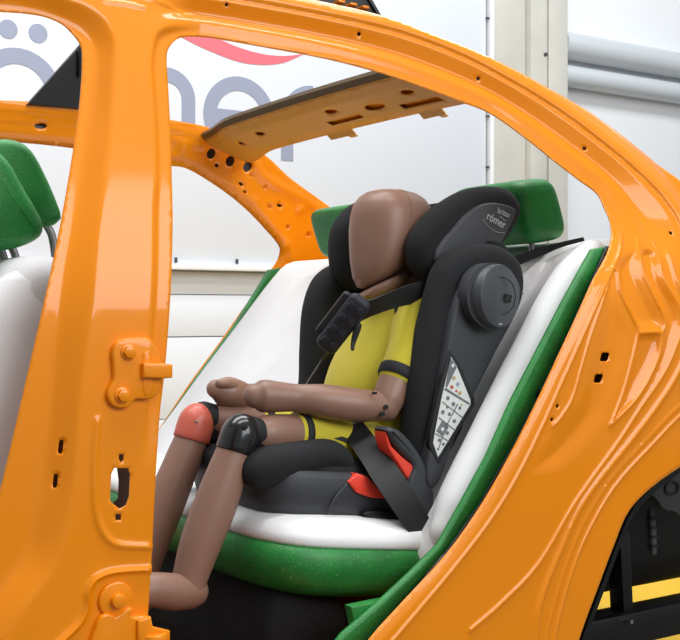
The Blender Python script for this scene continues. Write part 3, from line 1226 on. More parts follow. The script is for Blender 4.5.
# black panel on the far rail, and black piece on the near roof edge
bp = thing('roof_panel', 'black triangular board standing on the far roof rail', 'panel', PF(80, 104))
q = np.array([PF(x, y, -.02)[[0, 2]] for x, y in [(28, 104), (84, 41), (125, 22), (138, 30), (138, 116), (100, 110)]])
v, f = slab_mesh(q, lambda x, z, w: (x, float(yfar(z)) - .02 + w, z), 0, .03, .003)
obj('board', v, f, DARKGREY, bp)
q = np.array([PF(x, y, -.03)[[0, 2]] for x, y in [(78, 47), (80, 47), (80, 77), (78, 77)]])
v, f = slab_mesh(q, lambda x, z, w: (x, float(yfar(z)) - .035 + w, z), 0, .02, .002)
obj('edge_rod', v, f, DARK, bp)
rp = thing('roof_box', 'dark grey wedge standing on top of the roof edge', 'roof wedge', P(340, 10, .26))
px_slab('wedge', [(300, -40), (352, -30), (377, 14), (384, 26), (300, 10)], .235, .30, DARKGREY, rp, r=.006, smooth_outline=False)
px_slab('wedge_edge', [(352, -30), (356, -30), (381, 14), (388, 26), (384, 26), (377, 14)], .23, .29, DARK, rp, r=.002, smooth_outline=False)


# =================================================================== REAR BENCH
bench = thing('rear_bench_seat', 'white and green painted foam rear bench seat', 'seat', (1.3, .87, H - .52))
# backrest: profile in X, Z swept across the car with round shoulders
b0, b1 = np.array([1.345, H - .475]), np.array([1.850, H + .140])
dv = (b1 - b0) / np.linalg.norm(b1 - b0)
nv = np.array([dv[1], -dv[0]])                 # towards the rear
L = float(np.linalg.norm(b1 - b0))
prof = [b0, b0 + dv * L * .33 - nv * .012, b0 + dv * L * .66 - nv * .008, b1, b1 + dv * .05 + nv * .022, b1 + dv * .075 + nv * .07, b1 + dv * .06 + nv * .12, b1 + nv * .15, b0 + dv * L * .5 + nv * .15, b0 + nv * .15,
        b0 - dv * .03 + nv * .07]
pr = np.array(catmull(prof, True, step=.03))
v, f = slab_mesh(pr, lambda x, z, w: (x, w, z), .10, 1.60, .085, 8, .04)
obj('backrest', v, f, WHITE, bench, sharp=60)
# shallow seams pressed into the backrest front: raised bolster pads
for (y0, y1) in ((.30, .80), (.94, 1.44)):
    q = np.array([(y, s) for y, s in [(y0, .06), (y1, .06), (y1, .95), (y0, .95)]])
    q = dens(q, .05)
    v, f = slab_mesh(q, lambda y, s, w: (lambda c: (c[0], y, c[1]))(b0 + dv * L * s - nv * w), .016, -.02, .014, 4)
    obj('backrest_pad', v, f, WHITE, bench, sharp=60)

tube('side_bolster', [P(591, 256, .135), P(572, 285, .135), P(532, 366, .135), P(492, 447, .135), P(462, 505, .135), P(449, 530, .135)], [.036, .050, .056, .056, .052, .040], WHITE, bench, n=32,
     label='rounded white side bolster of the backrest')

# cushion: green lower body, white top, both with a round nose
CX, CY, AX, AY = 1.37, .87, .352, .70


def zslope(x):
    return -.13 * (x - 1.05)


def cring(dx, dy, z, p=7, n=96):
    r = sring((CX, CY, 0), np.array([AX + dx, 0, 0]), np.array([0, AY + dy, 0]), n, p)
    out = []
    for q in r:
        out.append((q[0], q[1], H + z + zslope(q[0])))
    return out


rings = [cring(-.06, -.06, -.520), cring(-.03, -.03, -.525), cring(-.012, -.012, -.512), cring(.004, .004, -.49), cring(.006, .006, -.45), cring(-.002, -.002, -.434), cring(-.012, -.012, -.424), cring(-.03, -.03, -.42)]
obj('cushion_base', *rings_to_mesh(rings), GREEN, bench, sharp=70, label='green lower half of the seat cushion')
rings = [cring(-.005, -.005, -.430), cring(-.002, -.002, -.424), cring(-.004, -.004, -.410), cring(-.016, -.016, -.392), cring(-.04, -.04, -.380), cring(-.09, -.09, -.373), cring(-.18, -.18, -.371)]
obj('cushion_top', *rings_to_mesh(rings), WHITE, bench, sharp=70, label='white top of the seat cushion')


def headrest(yc, w, name='headrest'):
    # rounded block with a sloping side face
    rings = []
    for k, (y, s) in enumerate([(-1, .55), (-.985, .72), (-.94, .86), (-.86, .95), (-.7, .99), (0, 1.0), (.7, .99), (.86, .95), (.94, .86), (.985, .72), (1, .55)]):
        y_ = yc + y * w / 2
        r = sring((1.828, y_, H + .236), np.array([.064 * s, 0, .010 * s]), np.array([-.026 * s, 0, .073 * s]), 32, 4.2)
        rings.append(r)
    o = obj(name, *rings_to_mesh(rings), GREEN, bench, sharp=50, label='green headrest')
    for dy in (-.07, .07):
        cyl('headrest_post', (1.845, yc + dy, H + .1), (1.84, yc + dy, H + .19), .007, CHROME, o)
    return o


headrest(.45, .26)
headrest(1.13, .22)

# black carpet heel board under the cushion
px_c = [(1.07, -.535), (1.20, -.55), (1.235, -.60), (1.245, -.79), (1.10, -.79), (1.05, -.68)]
q = np.array(catmull([np.array(a) + np.array([0, H]) for a in px_c], True, step=.02))
v, f = slab_mesh(q, lambda x, z, w: (x, w, z), .24, 1.5, .03, 4)
tag(obj('carpet_block', v, f, CARPET, None), 'black speckled carpet block under the rear seat cushion', 'carpet')

# =================================================================== FRONT SEAT
fs_ = thing('front_seat', 'white foam front seat with a green headrest beside the door pillar', 'seat', (.58, .45, H - .5))
b0f, b1f = np.array([.53, H - .42]), np.array([.60, H + .08])
pf = [(.50, -.45), (.515, -.2), (.555, .0), (.60, .075), (.645, .095), (.70, .085), (.725, .04), (.71, -.1), (.68, -.3), (.66, -.46)]
q = np.array(catmull([np.array((x - .04, H + z)) for x, z in pf], True, step=.03))
v, f = slab_mesh(q, lambda x, z, w: (x, w, z), .20, .70, .06, 6)
obj('backrest', v, f, WHITE, fs_, sharp=60)
v, f = box_mesh((.30, .45, H - .52), (.52, .5, .14), .06)
obj('cushion', v, f, WHITE, fs_)
for yy, w in ((.235, .07), (.665, .07)):
    rings = []
    for z, sx, sy, cx in ((-.40, .09, .045, .50), (-.2, .095, .05, .52), (-.02, .08, .045, .56), (.05, .05, .03, .585), (.07, .02, .012, .59)):
        rings.append(sring((cx, yy, H + z), (sx, 0, 0), (0, sy, 0), 24, 2.4))
    obj('side_bolster', *rings_to_mesh(rings), WHITE, fs_, sharp=60)


def pad_px(name, pxs, Y0, Y1, m, parent, r, **k):
    return px_slab(name, pxs, Y0, Y1, m, parent, r=r, steps=6, step=.012, **k)


# headrest of two halves: thick front pad and rear shell
hr = px_slab('headrest_front', [(-62, 190), (-55, 156), (-25, 142), (-4, 147), (12, 160), (28, 188), (42, 212), (47, 225), (44, 236), (25, 246), (0, 250), (-35, 246), (-56, 225)], .30, .60, GREEN, fs_, r=.026, steps=6, step=.012,
             label='green front half of the headrest')
px_slab('headrest_rear', [(-40, 160), (-30, 143), (0, 138), (20, 140), (34, 150), (48, 175), (60, 203), (64, 218), (58, 224), (40, 227), (0, 222), (-30, 212)], .36, .56, GREEN, fs_, r=.018, steps=6, step=.012,
        label='green rear half of the headrest')
for a, b, c in (((45, 222), (52, 236), (56, 262)), ((10, 244), (15, 255), (19, 275)), ((-2, 244), (3, 255), (7, 275))):
    Yp = .40 if a[0] > 20 else .50
    tube('headrest_post', [P(*a, Yp), P(*b, Yp), P(*c, Yp)], [.0075] * 3, CHROME, fs_, n=14, cap_round=False)


# =================================================================== CHILD CAR SEAT
cs = thing('child_car_seat', 'black high-back child car seat standing on the rear bench', 'child seat', (1.3, .44, H - .40))
# base
ZB = -.385


def bring(cx, ax, ay, z, p=5, n=64, tilt=-.12):
    return [(q[0], q[1], H + z + tilt * (q[0] - 1.05)) for q in sring((cx, .44, 0), (ax, 0, 0), (0, ay, 0), n, p)]


rings = [bring(1.275, .205, .185, ZB), bring(1.275, .216, .196, ZB + .006), bring(1.275, .222, .202, ZB + .03), bring(1.275, .222, .205, ZB + .078), bring(1.275, .216, .199, ZB + .090), bring(1.275, .18, .16, ZB + .094)]
obj('booster_base', *rings_to_mesh(rings), PLASTIC, cs, sharp=60, label='dark grey plastic booster base')
# seat pad with raised bolsters
rings = [bring(1.25, .20, .17, ZB + .06, 4), bring(1.25, .215, .188, ZB + .075, 4), bring(1.25, .212, .186, ZB + .10, 4), bring(1.25, .19, .165, ZB + .115, 4), bring(1.25, .12, .12, ZB + .112, 3)]
obj('seat_pad', *rings_to_mesh(rings), FABRIC, cs, sharp=70)
for yy in (.285, .60):
    c_ = [P(258, 470, .285), P(268, 467, .285), P(300, 460, .285), P(328, 456, .285), P(342, 465, .285), P(347, 480, .285)]
    c_ = [p + np.array([0, yy - .285, 0]) for p in c_]
    tube('pad_bolster', c_, [.037, .040, .037, .033, .028, .018], FABRIC, cs, n=24)
# side shell line of the base (moulded ridge)
tube('shell_ridge', [P(327, 514, .234), P(335, 498, .232), P(347, 484, .232)], [.002, .003, .002], PLASTIC, cs, n=10)

# rising armrests with red belt guides
for k, (ya, yb) in enumerate(((.192, .245), (.635, .688))):
    d = 0
    arm_px = [(387, 430), (391, 427.5), (399, 430), (410, 440), (422, 458), (431, 478), (435, 500), (434, 522), (425, 530), (412, 526), (405, 508), (408, 482), (413, 466), (404, 456), (395, 446), (390, 437)]
    q = np.array([P(x, y, .195)[[0, 2]] for x, y in arm_px])
    q = np.array(catmull(list(q), True, step=.008))
    v, f = slab_mesh(q, lambda x, z, w: (x, w, z), ya, yb, .010, 4)
    obj('armrest', v, f, PLASTIC, cs, sharp=50)
    for px_ in ([(385.5, 432), (391, 446), (402, 457), (414, 466.5), (408, 479), (398, 464), (389, 450), (386, 440)],
                [(349, 482), (358, 473.5), (368, 477), (379, 488), (389, 498.5), (372, 498), (358, 493)]):
        q = np.array([P(x, y, .200 if px_[0][0] > 380 else .228)[[0, 2]] for x, y in px_])
        v, f = slab_mesh(q, lambda x, z, w: (x, w, z), (ya + .006 if px_[0][0] > 380 else .2285) if k == 0 else yb - .01, (yb - .006 if px_[0][0] > 380 else .262) if k == 0 else yb + .004, .003)
        obj('belt_guide', v, f, RED, cs, sharp=40, label='bright red belt guide')
px_slab('lock_handle', [(364, 514), (368, 511), (395, 513), (403, 519), (398, 523), (380, 519)], .225, .25, BLACKHOLE, cs, r=.004)

# backrest core
v, f = box_mesh((1.545, .44, H - .11), (.07, .40, .56), .03, rotm('Y', 20))
obj('backrest_core', v, f, FABRIC, cs)

# near and far backrest wings: fabric roll in front, plastic shell outside
wing_px = [(410, 470), (411, 430), (415, 385), (422, 345), (429, 312), (436, 285), (442, 267), (453, 253), (471, 245), (492, 243.5), (510, 251), (520, 263), (523.5, 285), (518, 310), (497, 350), (472, 400), (450, 450), (438, 484), (428, 492), (408, 486)]
shell_px = [(428, 487), (426, 470), (431, 440), (438, 400), (446, 350), (452, 318), (460, 292), (470, 276), (486, 268), (503, 268), (516, 277), (521, 292), (514, 318), (496, 352), (471, 402), (450, 452), (438, 484)]
for k in range(2):
    yo = .205 if k == 0 else .675
    sgn = 1 if k == 0 else -1
    q = np.array([P(x, y, .228)[[0, 2]] for x, y in wing_px])
    if k == 1:
        q = np.array([P(x, y, .675)[[0, 2]] for x, y in [(278, 420), (291, 388), (293, 350), (295, 315), (300, 292), (309, 275), (324, 265), (345, 261), (372, 262), (388, 280), (380, 330), (360, 390), (335, 440), (300, 440)]])
    q = np.array(catmull(list(q), True, step=.01))
    v, f = slab_mesh(q, lambda x, z, w: (x, w, z), yo, yo + sgn * .085, .038, 6)
    wing = obj('backrest_wing', v, f, FABRIC, cs, sharp=70)
    if k == 0:
        q2 = np.array([P(x, y, .19)[[0, 2]] for x, y in shell_px])
        q2 = np.array(catmull(list(q2), True, step=.008))
        v, f = slab_mesh(q2, lambda x, z, w: (x, w, z), .187, .235, .008, 4)
        shell = obj('side_shell', v, f, PLASTIC, wing, sharp=50)
    else:
        q2 = inset(q if poly_area(q) > 0 else q[::-1], .03)
        v, f = slab_mesh(q2, lambda x, z, w: (x, w, z), .69, .65, .006, 4)
        obj('side_shell', v, f, PLASTIC, wing, sharp=50)

# round side bumper
c = P(501, 296, .15)
bp0 = cyl('bumper_collar', c + np.array([-.012, .045, 0]), c + np.array([-.012, .012, 0]), .068, PLASTIC, cs, n=64, bevel=.004)
bump_o = cyl('side_bumper', c, c + np.array([-.006, .03, 0]), .0655, PLASTIC2, cs, n=64, bevel=.006, label='round grey side impact bumper')
v, f = rings_to_mesh([sring(c + np.array([0, dy, 0]), (r, 0, 0), (0, 0, r), 64) for r, dy in ((.0395, .001), (.0395, -.0012), (.0385, -.0012), (.0385, .001))], False)
obj('bumper_ring', v, f, BLACKHOLE, bump_o)
for (dx, dz, w, h) in ((.018, -.004, .018, .014),):
    v, f = box_mesh(c + np.array([dx, -.0005, dz]), (w, .002, h), 0, rotm('Y', 20))
    obj('bumper_mark', v, f, BLACKHOLE, bump_o)
    for (a_, b_) in ((-1, .5), (1, .5), (-.6, -.9), (.6, -.9)):
        v, f = box_mesh(c + np.array([dx + a_ * .008, -.0005, dz + b_ * .008]), (.005, .002, .004), 0, rotm('Y', 20))
        obj('bumper_mark', v, f, BLACKHOLE, bump_o)
for ang in (140, 180, 215, 35, 5, 262):
    a_ = math.radians(ang)
    v, f = box_mesh(c + np.array([math.cos(a_) * .057, -.0004, math.sin(a_) * .057]), (.009 if ang != 262 else .003, .0015, .0012 if ang != 262 else .02), 0, rotm('Y', -ang))
    obj('bumper_notch', v, f, BLACKHOLE if ang != 262 else LOGO, bump_o)

# recess panel with the instruction sticker
stk = [(450.5, 357), (456, 366), (469.5, 399), (470, 404), (437.5, 457), (432.5, 443), (434, 434), (441, 398)]
YS = .1865
rec = px_slab('sticker_recess', [(449, 350), (459, 363), (474, 398), (474, 405), (438.5, 464), (429, 446), (430, 432), (438, 396)], YS - .0012, YS + .012, BLACKHOLE, cs, r=.001, smooth_outline=False, ref=YS)
st_o = px_slab('instruction_sticker', stk, YS - .0024, YS - .001, STICKER, cs, r=.0004, smooth_outline=False, ref=YS, label='white pictogram sticker')


def stick(pxs, m, name='sticker_print', d=.0030):
    return px_slab(name, pxs, YS - d, YS - .0022, m, st_o, r=.0001, smooth_outline=False, ref=YS, steps=1)


stick([(450, 358), (453, 362), (456, 367), (446, 387.5), (444.5, 387), (447, 372)], STICKER_GREY)
stick([(441.5, 420), (448, 427), (442, 437), (435.5, 431)], STICKER_GREY)
stick([(443, 389.5), (445, 387.8), (469, 403), (468.4, 405)], STICKER_GREY)
stick([(441, 402), (442, 401.5), (462, 417), (461.4, 418)], STICKER_GREY)
stick([(437.6, 418), (438.5, 417), (455, 430), (454.3, 431)], STICKER_GREY)
stick([(434, 434), (434.8, 433), (449, 441), (448.4, 442)], STICKER_GREY)
stick([(456.5, 403.5), (457.5, 404), (451, 416.5), (450, 416)], STICKER_GREY)
stick([(449.5, 417), (450.4, 417.4), (445.5, 427), (444.6, 426.4)], STICKER_GREY)
stick([(441.2, 437), (442, 437.3), (438.5, 448), (437.6, 447.6)], STICKER_GREY)


def dab(px, py, r, m, name='sticker_pictogram'):
    q = circ(P(px, py, YS)[[0, 2]], r, 10)
    v, f = slab_mesh(q, lambda x, z, w: (x, w, z), YS - .0034, YS - .002, .0001, 1)
    return obj(name, v, f, m, st_o, smooth=False)


for (px, py, r, m) in ((452, 365.5, .0040, STICKER), (441.6, 429, .0040, STICKER), (453, 378, .0042, STICKER_TAN), (457, 384, .0046, mat('blue_grey_print', (150, 165, 190), .5)), (451, 387, .0040, STICKER_RED), (459, 393, .0042, STICKER_TAN),
                       (455.5, 391, .0028, STICKER_RED), (447, 398, .0044, STICKER_GREY), (452.5, 404, .0046, STICKER_GREY), (446.5, 407, .0030, STICKER_GREY), (459, 408, .0036, STICKER_GREY), (460.5, 405, .0022, mat('green_print', (150, 190, 70), .5)),
                       (442, 412, .0044, STICKER_GREY), (448.6, 414, .0040, STICKER_GREY), (453.5, 421, .0042, STICKER_GREY), (446.5, 433, .0040, STICKER_GREY), (438.5, 440, .0038, STICKER_GREY), (442.5, 444, .0034, STICKER_GREY), (437.2, 449, .0026, STICKER_GREY)):
    dab(px, py, r, m)

# headrest with two wings
near_h = [(413, 250), (416, 235), (429, 216), (448, 200), (469, 189), (490, 186), (507, 190), (517, 202), (518.5, 213), (512, 228), (498, 247), (474, 263), (448, 276), (430, 279), (417, 268)]
far_h = [(327, 255), (329, 230), (338, 214), (352, 203), (376, 196), (398, 205), (400, 235), (386, 262), (365, 288), (345, 290), (332, 278)]
q = np.array(catmull([P(x, y, .312)[[0, 2]] for x, y in near_h], True, step=.008))
v, f = slab_mesh(q, lambda x, z, w: (x, w, z), .285, .365, .034, 6)
hw = obj('headrest_wing', v, f, FABRIC, cs, sharp=70)
plate = [(434, 262), (433.5, 254), (440, 242), (452, 228), (464, 215), (477, 206), (490, 203), (504, 205), (514, 210), (512, 218), (504, 234), (497, 247), (480, 254), (455, 262), (440, 268)]
q = np.array(catmull([P(x, y, .283)[[0, 2]] for x, y in plate], True, step=.006))
v, f = slab_mesh(q, lambda x, z, w: (x, w, z), .274, .30, .006, 4)
pl = obj('wing_plate', v, f, PLASTIC, hw, sharp=50)
q = np.array(catmull([P(x, y, .60)[[0, 2]] for x, y in far_h], True, step=.008))
v, f = slab_mesh(q, lambda x, z, w: (x, w, z), .54, .62, .034, 6)
obj('headrest_wing', v, f, FABRIC, cs, sharp=70)
v, f = box_mesh((1.60, .45, H + .165), (.06, .28, .18), .028, rotm('Y', 20))
obj('headrest_back', v, f, FABRIC, cs)


# maker's word on the wing plate
def text_mesh(txt, size, bold=0.0):
    cu = bpy.data.curves.new('t', 'FONT')
    cu.body = txt
    cu.size = size
    cu.extrude = 0.0004
    cu.offset = bold
    o = bpy.data.objects.new('t', cu)
    COL.objects.link(o)
    dg = bpy.context.evaluated_depsgraph_get()
    me = bpy.data.meshes.new_from_object(o.evaluated_get(dg))
    v = np.array([tuple(q.co) for q in me.vertices])
    f = [tuple(p.vertices) for p in me.polygons]
    bpy.data.objects.remove(o)
    bpy.data.curves.remove(cu)
    bpy.data.meshes.remove(me)
    return v, f


def put_text(name, txt, p0, p1, hpx, Y, m, parent, bold=0.0):
    """text on the plane Y between two pixels of its baseline"""
    a, b = P(*p0, Y), P(*p1, Y)
    d = b - a
    d[1] = 0
    Lb = np.linalg.norm(d)
    d /= Lb
    up = np.array([-d[2], 0, d[0]])
    v, f = text_mesh(txt, 1.0)
    wv = v[:, 0].max() - v[:, 0].min()
    s = Lb / wv
    hgt = hpx * s
    w = [a + d * (q[0] - v[:, 0].min()) * s + up * q[1] * s * hpx + np.array([0, -q[2] * .8, 0]) for q in v]
    return obj(name, w, f, m, parent, smooth=False)


put_text('printed_word', 'römer', (486.5, 219.0), (504.5, 229.0), 1.2, .2735, LOGO, pl)
put_text('printed_word', 'britax', (497.5, 212.6), (509.5, 218.0), 1.15, .2735, LOGO, pl)
arc = [P(x, y, .2735) for x, y in ((483, 219), (489, 227), (497, 232), (505, 233))]
tube('print_line', arc, [.0006] * 4, LOGO, pl, n=6, cap_round=False)
arc = [P(x, y, .2735) for x, y in ((499, 217.2), (501.5, 217.0), (503.5, 219.6), (506.5, 220.6))]
tube('print_line', arc, [.0006] * 4, LOGO, pl, n=6, cap_round=False)

# =================================================================== SEAT BELT
belt = thing('seat_belt', 'black seat belt with ribbed chest pad across the dummy', 'seat belt', P(380, 330, .36))
rv = np.array([CT, -ST, 0])
sh = [(PX(446, 283, 1.56), .05, (0.1, 0, 1)), (PX(427, 291, 1.46), .050, (-.5, 0, 1)), (PX(402, 297, 1.40), .046, (-.7, -.2, .75)), (PX(379, 305, 1.345), .040, (-.65, -.25, .65)), (PX(360, 313, 1.315), .045, (-.4, -.45, .7)), (PX(342, 333, 1.30), .045, (-.2, -.6, .6)), (PX(322, 360, 1.29), .045, (-.1, -.7, .6)), (PX(300, 395, 1.33), .045, (-.1, -.7, .6))]
ribbon('shoulder_strap', [a for a, b, c in sh], [b for a, b, c in sh], [c for a, b, c in sh], STRAP, belt)
lapp = [(PX(332, 408, 1.285), .045, (.8, -.1, .5)), (PX(349, 424, 1.285), .050, (.8, -.1, .5)), (P(369, 450, .250), .056, (.83, 0, .5)), (P(384, 472, .205), .060, (.83, 0, .5)), (P(401, 497, .186), .060, (.83, 0, .48)), (P(417, 522, .184), .056, (.86, 0, .4)), (P(426, 538, .19), .05, (.9, 0, .4))]
ribbon('lap_strap', [a for a, b, c in lapp], [b for a, b, c in lapp], [c for a, b, c in lapp], STRAP, belt)
bk = [(P(490, 268, .40), .020, (0, .1, 1)), (P(515, 261, .36), .024, (0, .1, 1)), (P(540, 252, .32), .020, (0, .1, 1)), (P(562, 244.5, .28), .012, (0, .2, 1)), (P(584, 239, .24), .009, (0, .4, 1))]
ribbon('upper_strap', [a for a, b, c in bk], [b for a, b, c in bk], [c for a, b, c in bk], STRAP, belt)

# ribbed pad
pa, pb = PX(361, 301, 1.285), PX(326, 346, 1.255)
ax = pb - pa
Lp = np.linalg.norm(ax)
ax /= Lp
vdir = np.array([math.sin(TH), math.cos(TH), 0])          # towards the hall, away from the viewer
sd = np.cross(ax, vdir)
sd /= np.linalg.norm(sd)
nn = np.cross(sd, ax)
if np.dot(nn, vdir) > 0:
    nn = -nn
RM = np.stack([ax, sd, nn], 1)
v, f = box_mesh((pa + pb) / 2, (Lp + .016, .049, .028), .013, RM, 3)
pad = obj('chest_pad', v, f, NAVY, belt, sharp=50, label='ribbed dark chest pad')
for k in range(4):
    cc_ = pa + ax * Lp * (.12 + .25 * k) + nn * .014
    for s_ in (-1, 1):
        v, f = box_mesh(cc_ + sd * s_ * .010, (.018, .015, .006), .003, RM @ rotm('Z', 18 * s_))
        obj('pad_rib', v, f, NAVY, pad)
v, f = box_mesh((pa + pb) / 2 + sd * -.024 - nn * .012, (Lp * .9, .03, .02), .008, RM)
obj('pad_back', v, f, STRAP, belt)
tube('pad_tab', [PX(358, 326, 1.29), PX(355, 336, 1.285), PX(353, 344, 1.28), PX(352.5, 349, 1.275)], [.008, .007, .005, .004], STRAP, belt, n=10)


# =================================================================== CRASH TEST DUMMY
dm = thing('crash_test_dummy', 'brown child crash test dummy in a yellow suit with black trim', 'dummy', P(360, 440, .44))
DY = .44


def frame(fwd_deg, tilt=0.0):
    a = math.radians(fwd_deg)
    return np.array([-math.cos(a), -math.sin(a), 0.0]), np.array([math.sin(a), -math.cos(a), 0.0])


# head: smooth faceless block, turned a little towards the viewer
fw, sdv = frame(22)
hc = P(390, 238.5, DY)
rings = []
#           z     front  back  half-width  p
prof_h = [(-.100, .040, .020, .026, 2.2), (-.097, .060, .036, .040, 2.4), (-.088, .074, .050, .050, 2.6), (-.070, .083, .064, .058, 2.8), (-.045, .087, .078, .064, 3.0), (-.015, .088, .092, .069, 3.0), (.015, .088, .102, .072, 3.0),
          (.045, .087, .106, .073, 2.8), (.070, .083, .101, .070, 2.6), (.088, .074, .089, .060, 2.4), (.099, .057, .070, .046, 2.3), (.105, .034, .042, .027, 2.0)]
for z, fr_, bk_, w, p in [(a * 1.02, b * 1.04, c * 1.04, d * 1.06, e) for a, b, c, d, e in prof_h]:
    shift = -.10 * z
    cen = hc + fw * ((fr_ - bk_) / 2 + .004 + shift * .6) + np.array([0, 0, z])
    rr_ = sring(cen, fw * (fr_ + bk_) / 2, sdv * w, 40, p)
    tl = .50 * float(sm(-.02, -.10, z))
    rings.append([q_ + np.array([0, 0, tl * float(np.dot(q_ - cen, np.array([CT, -ST, 0]))) + tl * .02]) for q_ in rr_])
hd = obj('head', *rings_to_mesh(rings), SKIN, dm, sharp=80)
# seam of the skull cap: thin moulded line over the head
seam = [rings[i][8] + (rings[i][8] - hc) / np.linalg.norm(rings[i][8] - hc) * .0002 for i in range(2, len(rings))]
for k in range(0):
    a = math.pi * k / 24
    x_off = -.012
    # walk over the section of the head at this fore-aft place
    best = None
    zt = -.06 + .163 * math.sin(a) if True else 0
    w = np.interp(zt, [q[0] for q in prof_h], [q[3] for q in prof_h])
    seam.append(hc + fw * (x_off + .012 * zt) + sdv * w * .985 * math.cos(a) / max(abs(math.cos(a)), .35) * min(1, abs(math.cos(a)) / .35) + np.array([0, 0, zt]))
tube('head_seam', seam, [.0009] * len(seam), mat('brown_seam', (112, 80, 66), .4), hd, n=6, cap_round=False, sub=1)
# chin piece and neck
rings = []
for z, fr_, w, p in ((-.134, .040, .030, 2.2), (-.130, .060, .043, 2.3), (-.118, .074, .050, 2.4), (-.108, .072, .048, 2.4), (-.104, .05, .04, 2.2)):
    cen = hc + fw * .020 + np.array([.004, 0, z])
    r = sring(cen, fw * fr_, sdv * w, 36, p)
    r = [q + np.array([0, 0, .46 * float(np.dot(q - cen, np.array([CT, -ST, 0]))) + .012]) for q in r]
    rings.append(r)
obj('chin_piece', *rings_to_mesh(rings), SKIN, dm, sharp=70)
nb = P(407, 296, DY)
tube('neck', [nb + np.array([.005, 0, -.02]), nb + np.array([.0, 0, .03]), hc + np.array([.02, 0, -.08])], [.043, .038, .035], SKIN, dm, n=28)

# torso in the yellow suit (one continuous loft from seat to collar)
tors = [((378, 462), .078, .118, -8), ((377, 446), .092, .132, -8), ((371, 424), .094, .130, -6), ((370, 400), .092, .124, 0), ((377, 372), .091, .122, 8), ((389, 344), .088, .122, 12), ((397, 322), .083, .128, 12), ((403, 308), .070, .120, 10), ((406, 299), .053, .088, 8), ((408, 292), .036, .052, 5)]
q = []
for (pp, b, a, t) in tors:
    c = P(*pp, DY)
    q.append(np.array([*c, b, a, t]))
q = catmull(q, False, sub=4)
rings = []
for x in q:
    t = math.radians(x[5])
    u_ = np.array([math.cos(t), 0, -math.sin(t)])
    rings.append(sring(x[:3], u_ * x[3], np.array([0, x[4], 0]), 40, 2.35))
suit = obj('suit_body', *rings_to_mesh(rings), YELLOW, dm, sharp=80)


def ring_band(name, c, axis, r, w, m, parent, th=.003):
    axis = np.asarray(axis, float)
    axis /= np.linalg.norm(axis)
    up = np.array([0, 0, 1.0]) if abs(axis[2]) < .9 else np.array([1.0, 0, 0])
    A = np.cross(axis, up)
    A /= np.linalg.norm(A)
    B = np.cross(axis, A)
    rings = [sring(c + axis * s * w, A * rr, B * rr, 36) for s, rr in ((-.5, r - .004), (-.5, r), (-.3, r + th), (.3, r + th), (.5, r), (.5, r - .004))]
    return obj(name, *rings_to_mesh(rings, False), m, parent, sharp=60)


# arms
for side in (0, 1):
    if side == 0:
        sho, mid, elb = P(421, 308, .325), P(408, 352, .300), P(385, 407, .285)
    else:
        sho, mid, elb = P(372, 312, .545), P(360, 350, .565), P(345, 398, .56)
    hem = mid + (elb - mid) * .42
    tube('sleeve', [sho + np.array([.0, .0, .004]), sho + (mid - sho) * .5, mid, hem], [.049, .050, .044, .0405], YELLOW, dm, n=28)
    ring_band('sleeve_hem', hem, elb - mid, .0405, .026, TRIM, dm)
    ring_band('armhole_trim', sho + (mid - sho) * .10 + np.array([0, .018 * (1 - 2 * side), 0]), np.array([.12, -1 + 2 * side, .1]), .0535, .012, TRIM, dm)
    tube('upper_arm', [mid, hem, elb + (hem - elb) * .25, elb], [.033, .0345, .0345, .031], SKIN, dm, n=28)
    if side == 0:
        for (px, py) in ((386.5, 407), (383, 414)):
            c = P(px, py, elb[1] - .0315)
            cyl('elbow_screw', c + np.array([-.003, -.003, 0]), c + np.array([.004, .012, 0]), .0048, TRIM, dm, n=16)
        wr = P(296, 398, .330)
        tube('forearm', [elb + (wr - elb) * .05, P(352, 405, .292), P(322, 401, .310), wr, P(280, 397, .338), P(262, 396, .345), P(255, 396, .347)], [.031, .0345, .0340, .0280, .0300, .0320, .0240], SKIN, dm, n=28)
        v, f = box_mesh(P(374.5, 393, elb[1] - .030), (.010, .006, .005), .001)
        obj('elbow_slot', v, f, TRIM, dm)
    else:
        tube('forearm', [elb, P(306, 400, .55), P(262, 396, .53), P(248, 394, .515)], [.031, .033, .027, .022], SKIN, dm, n=28)
        tube('hand', [P(252, 397, .515), P(240, 395, .51), P(226, 392, .505), P(216, 389, .50)], [.020, .030, .0325, .020], SKIN, dm, n=28)
        tube('thumb', [P(236, 388, .49), P(228, 384, .485), P(220, 383.5, .482)], [.012, .0125, .010], SKIN, dm, n=18)

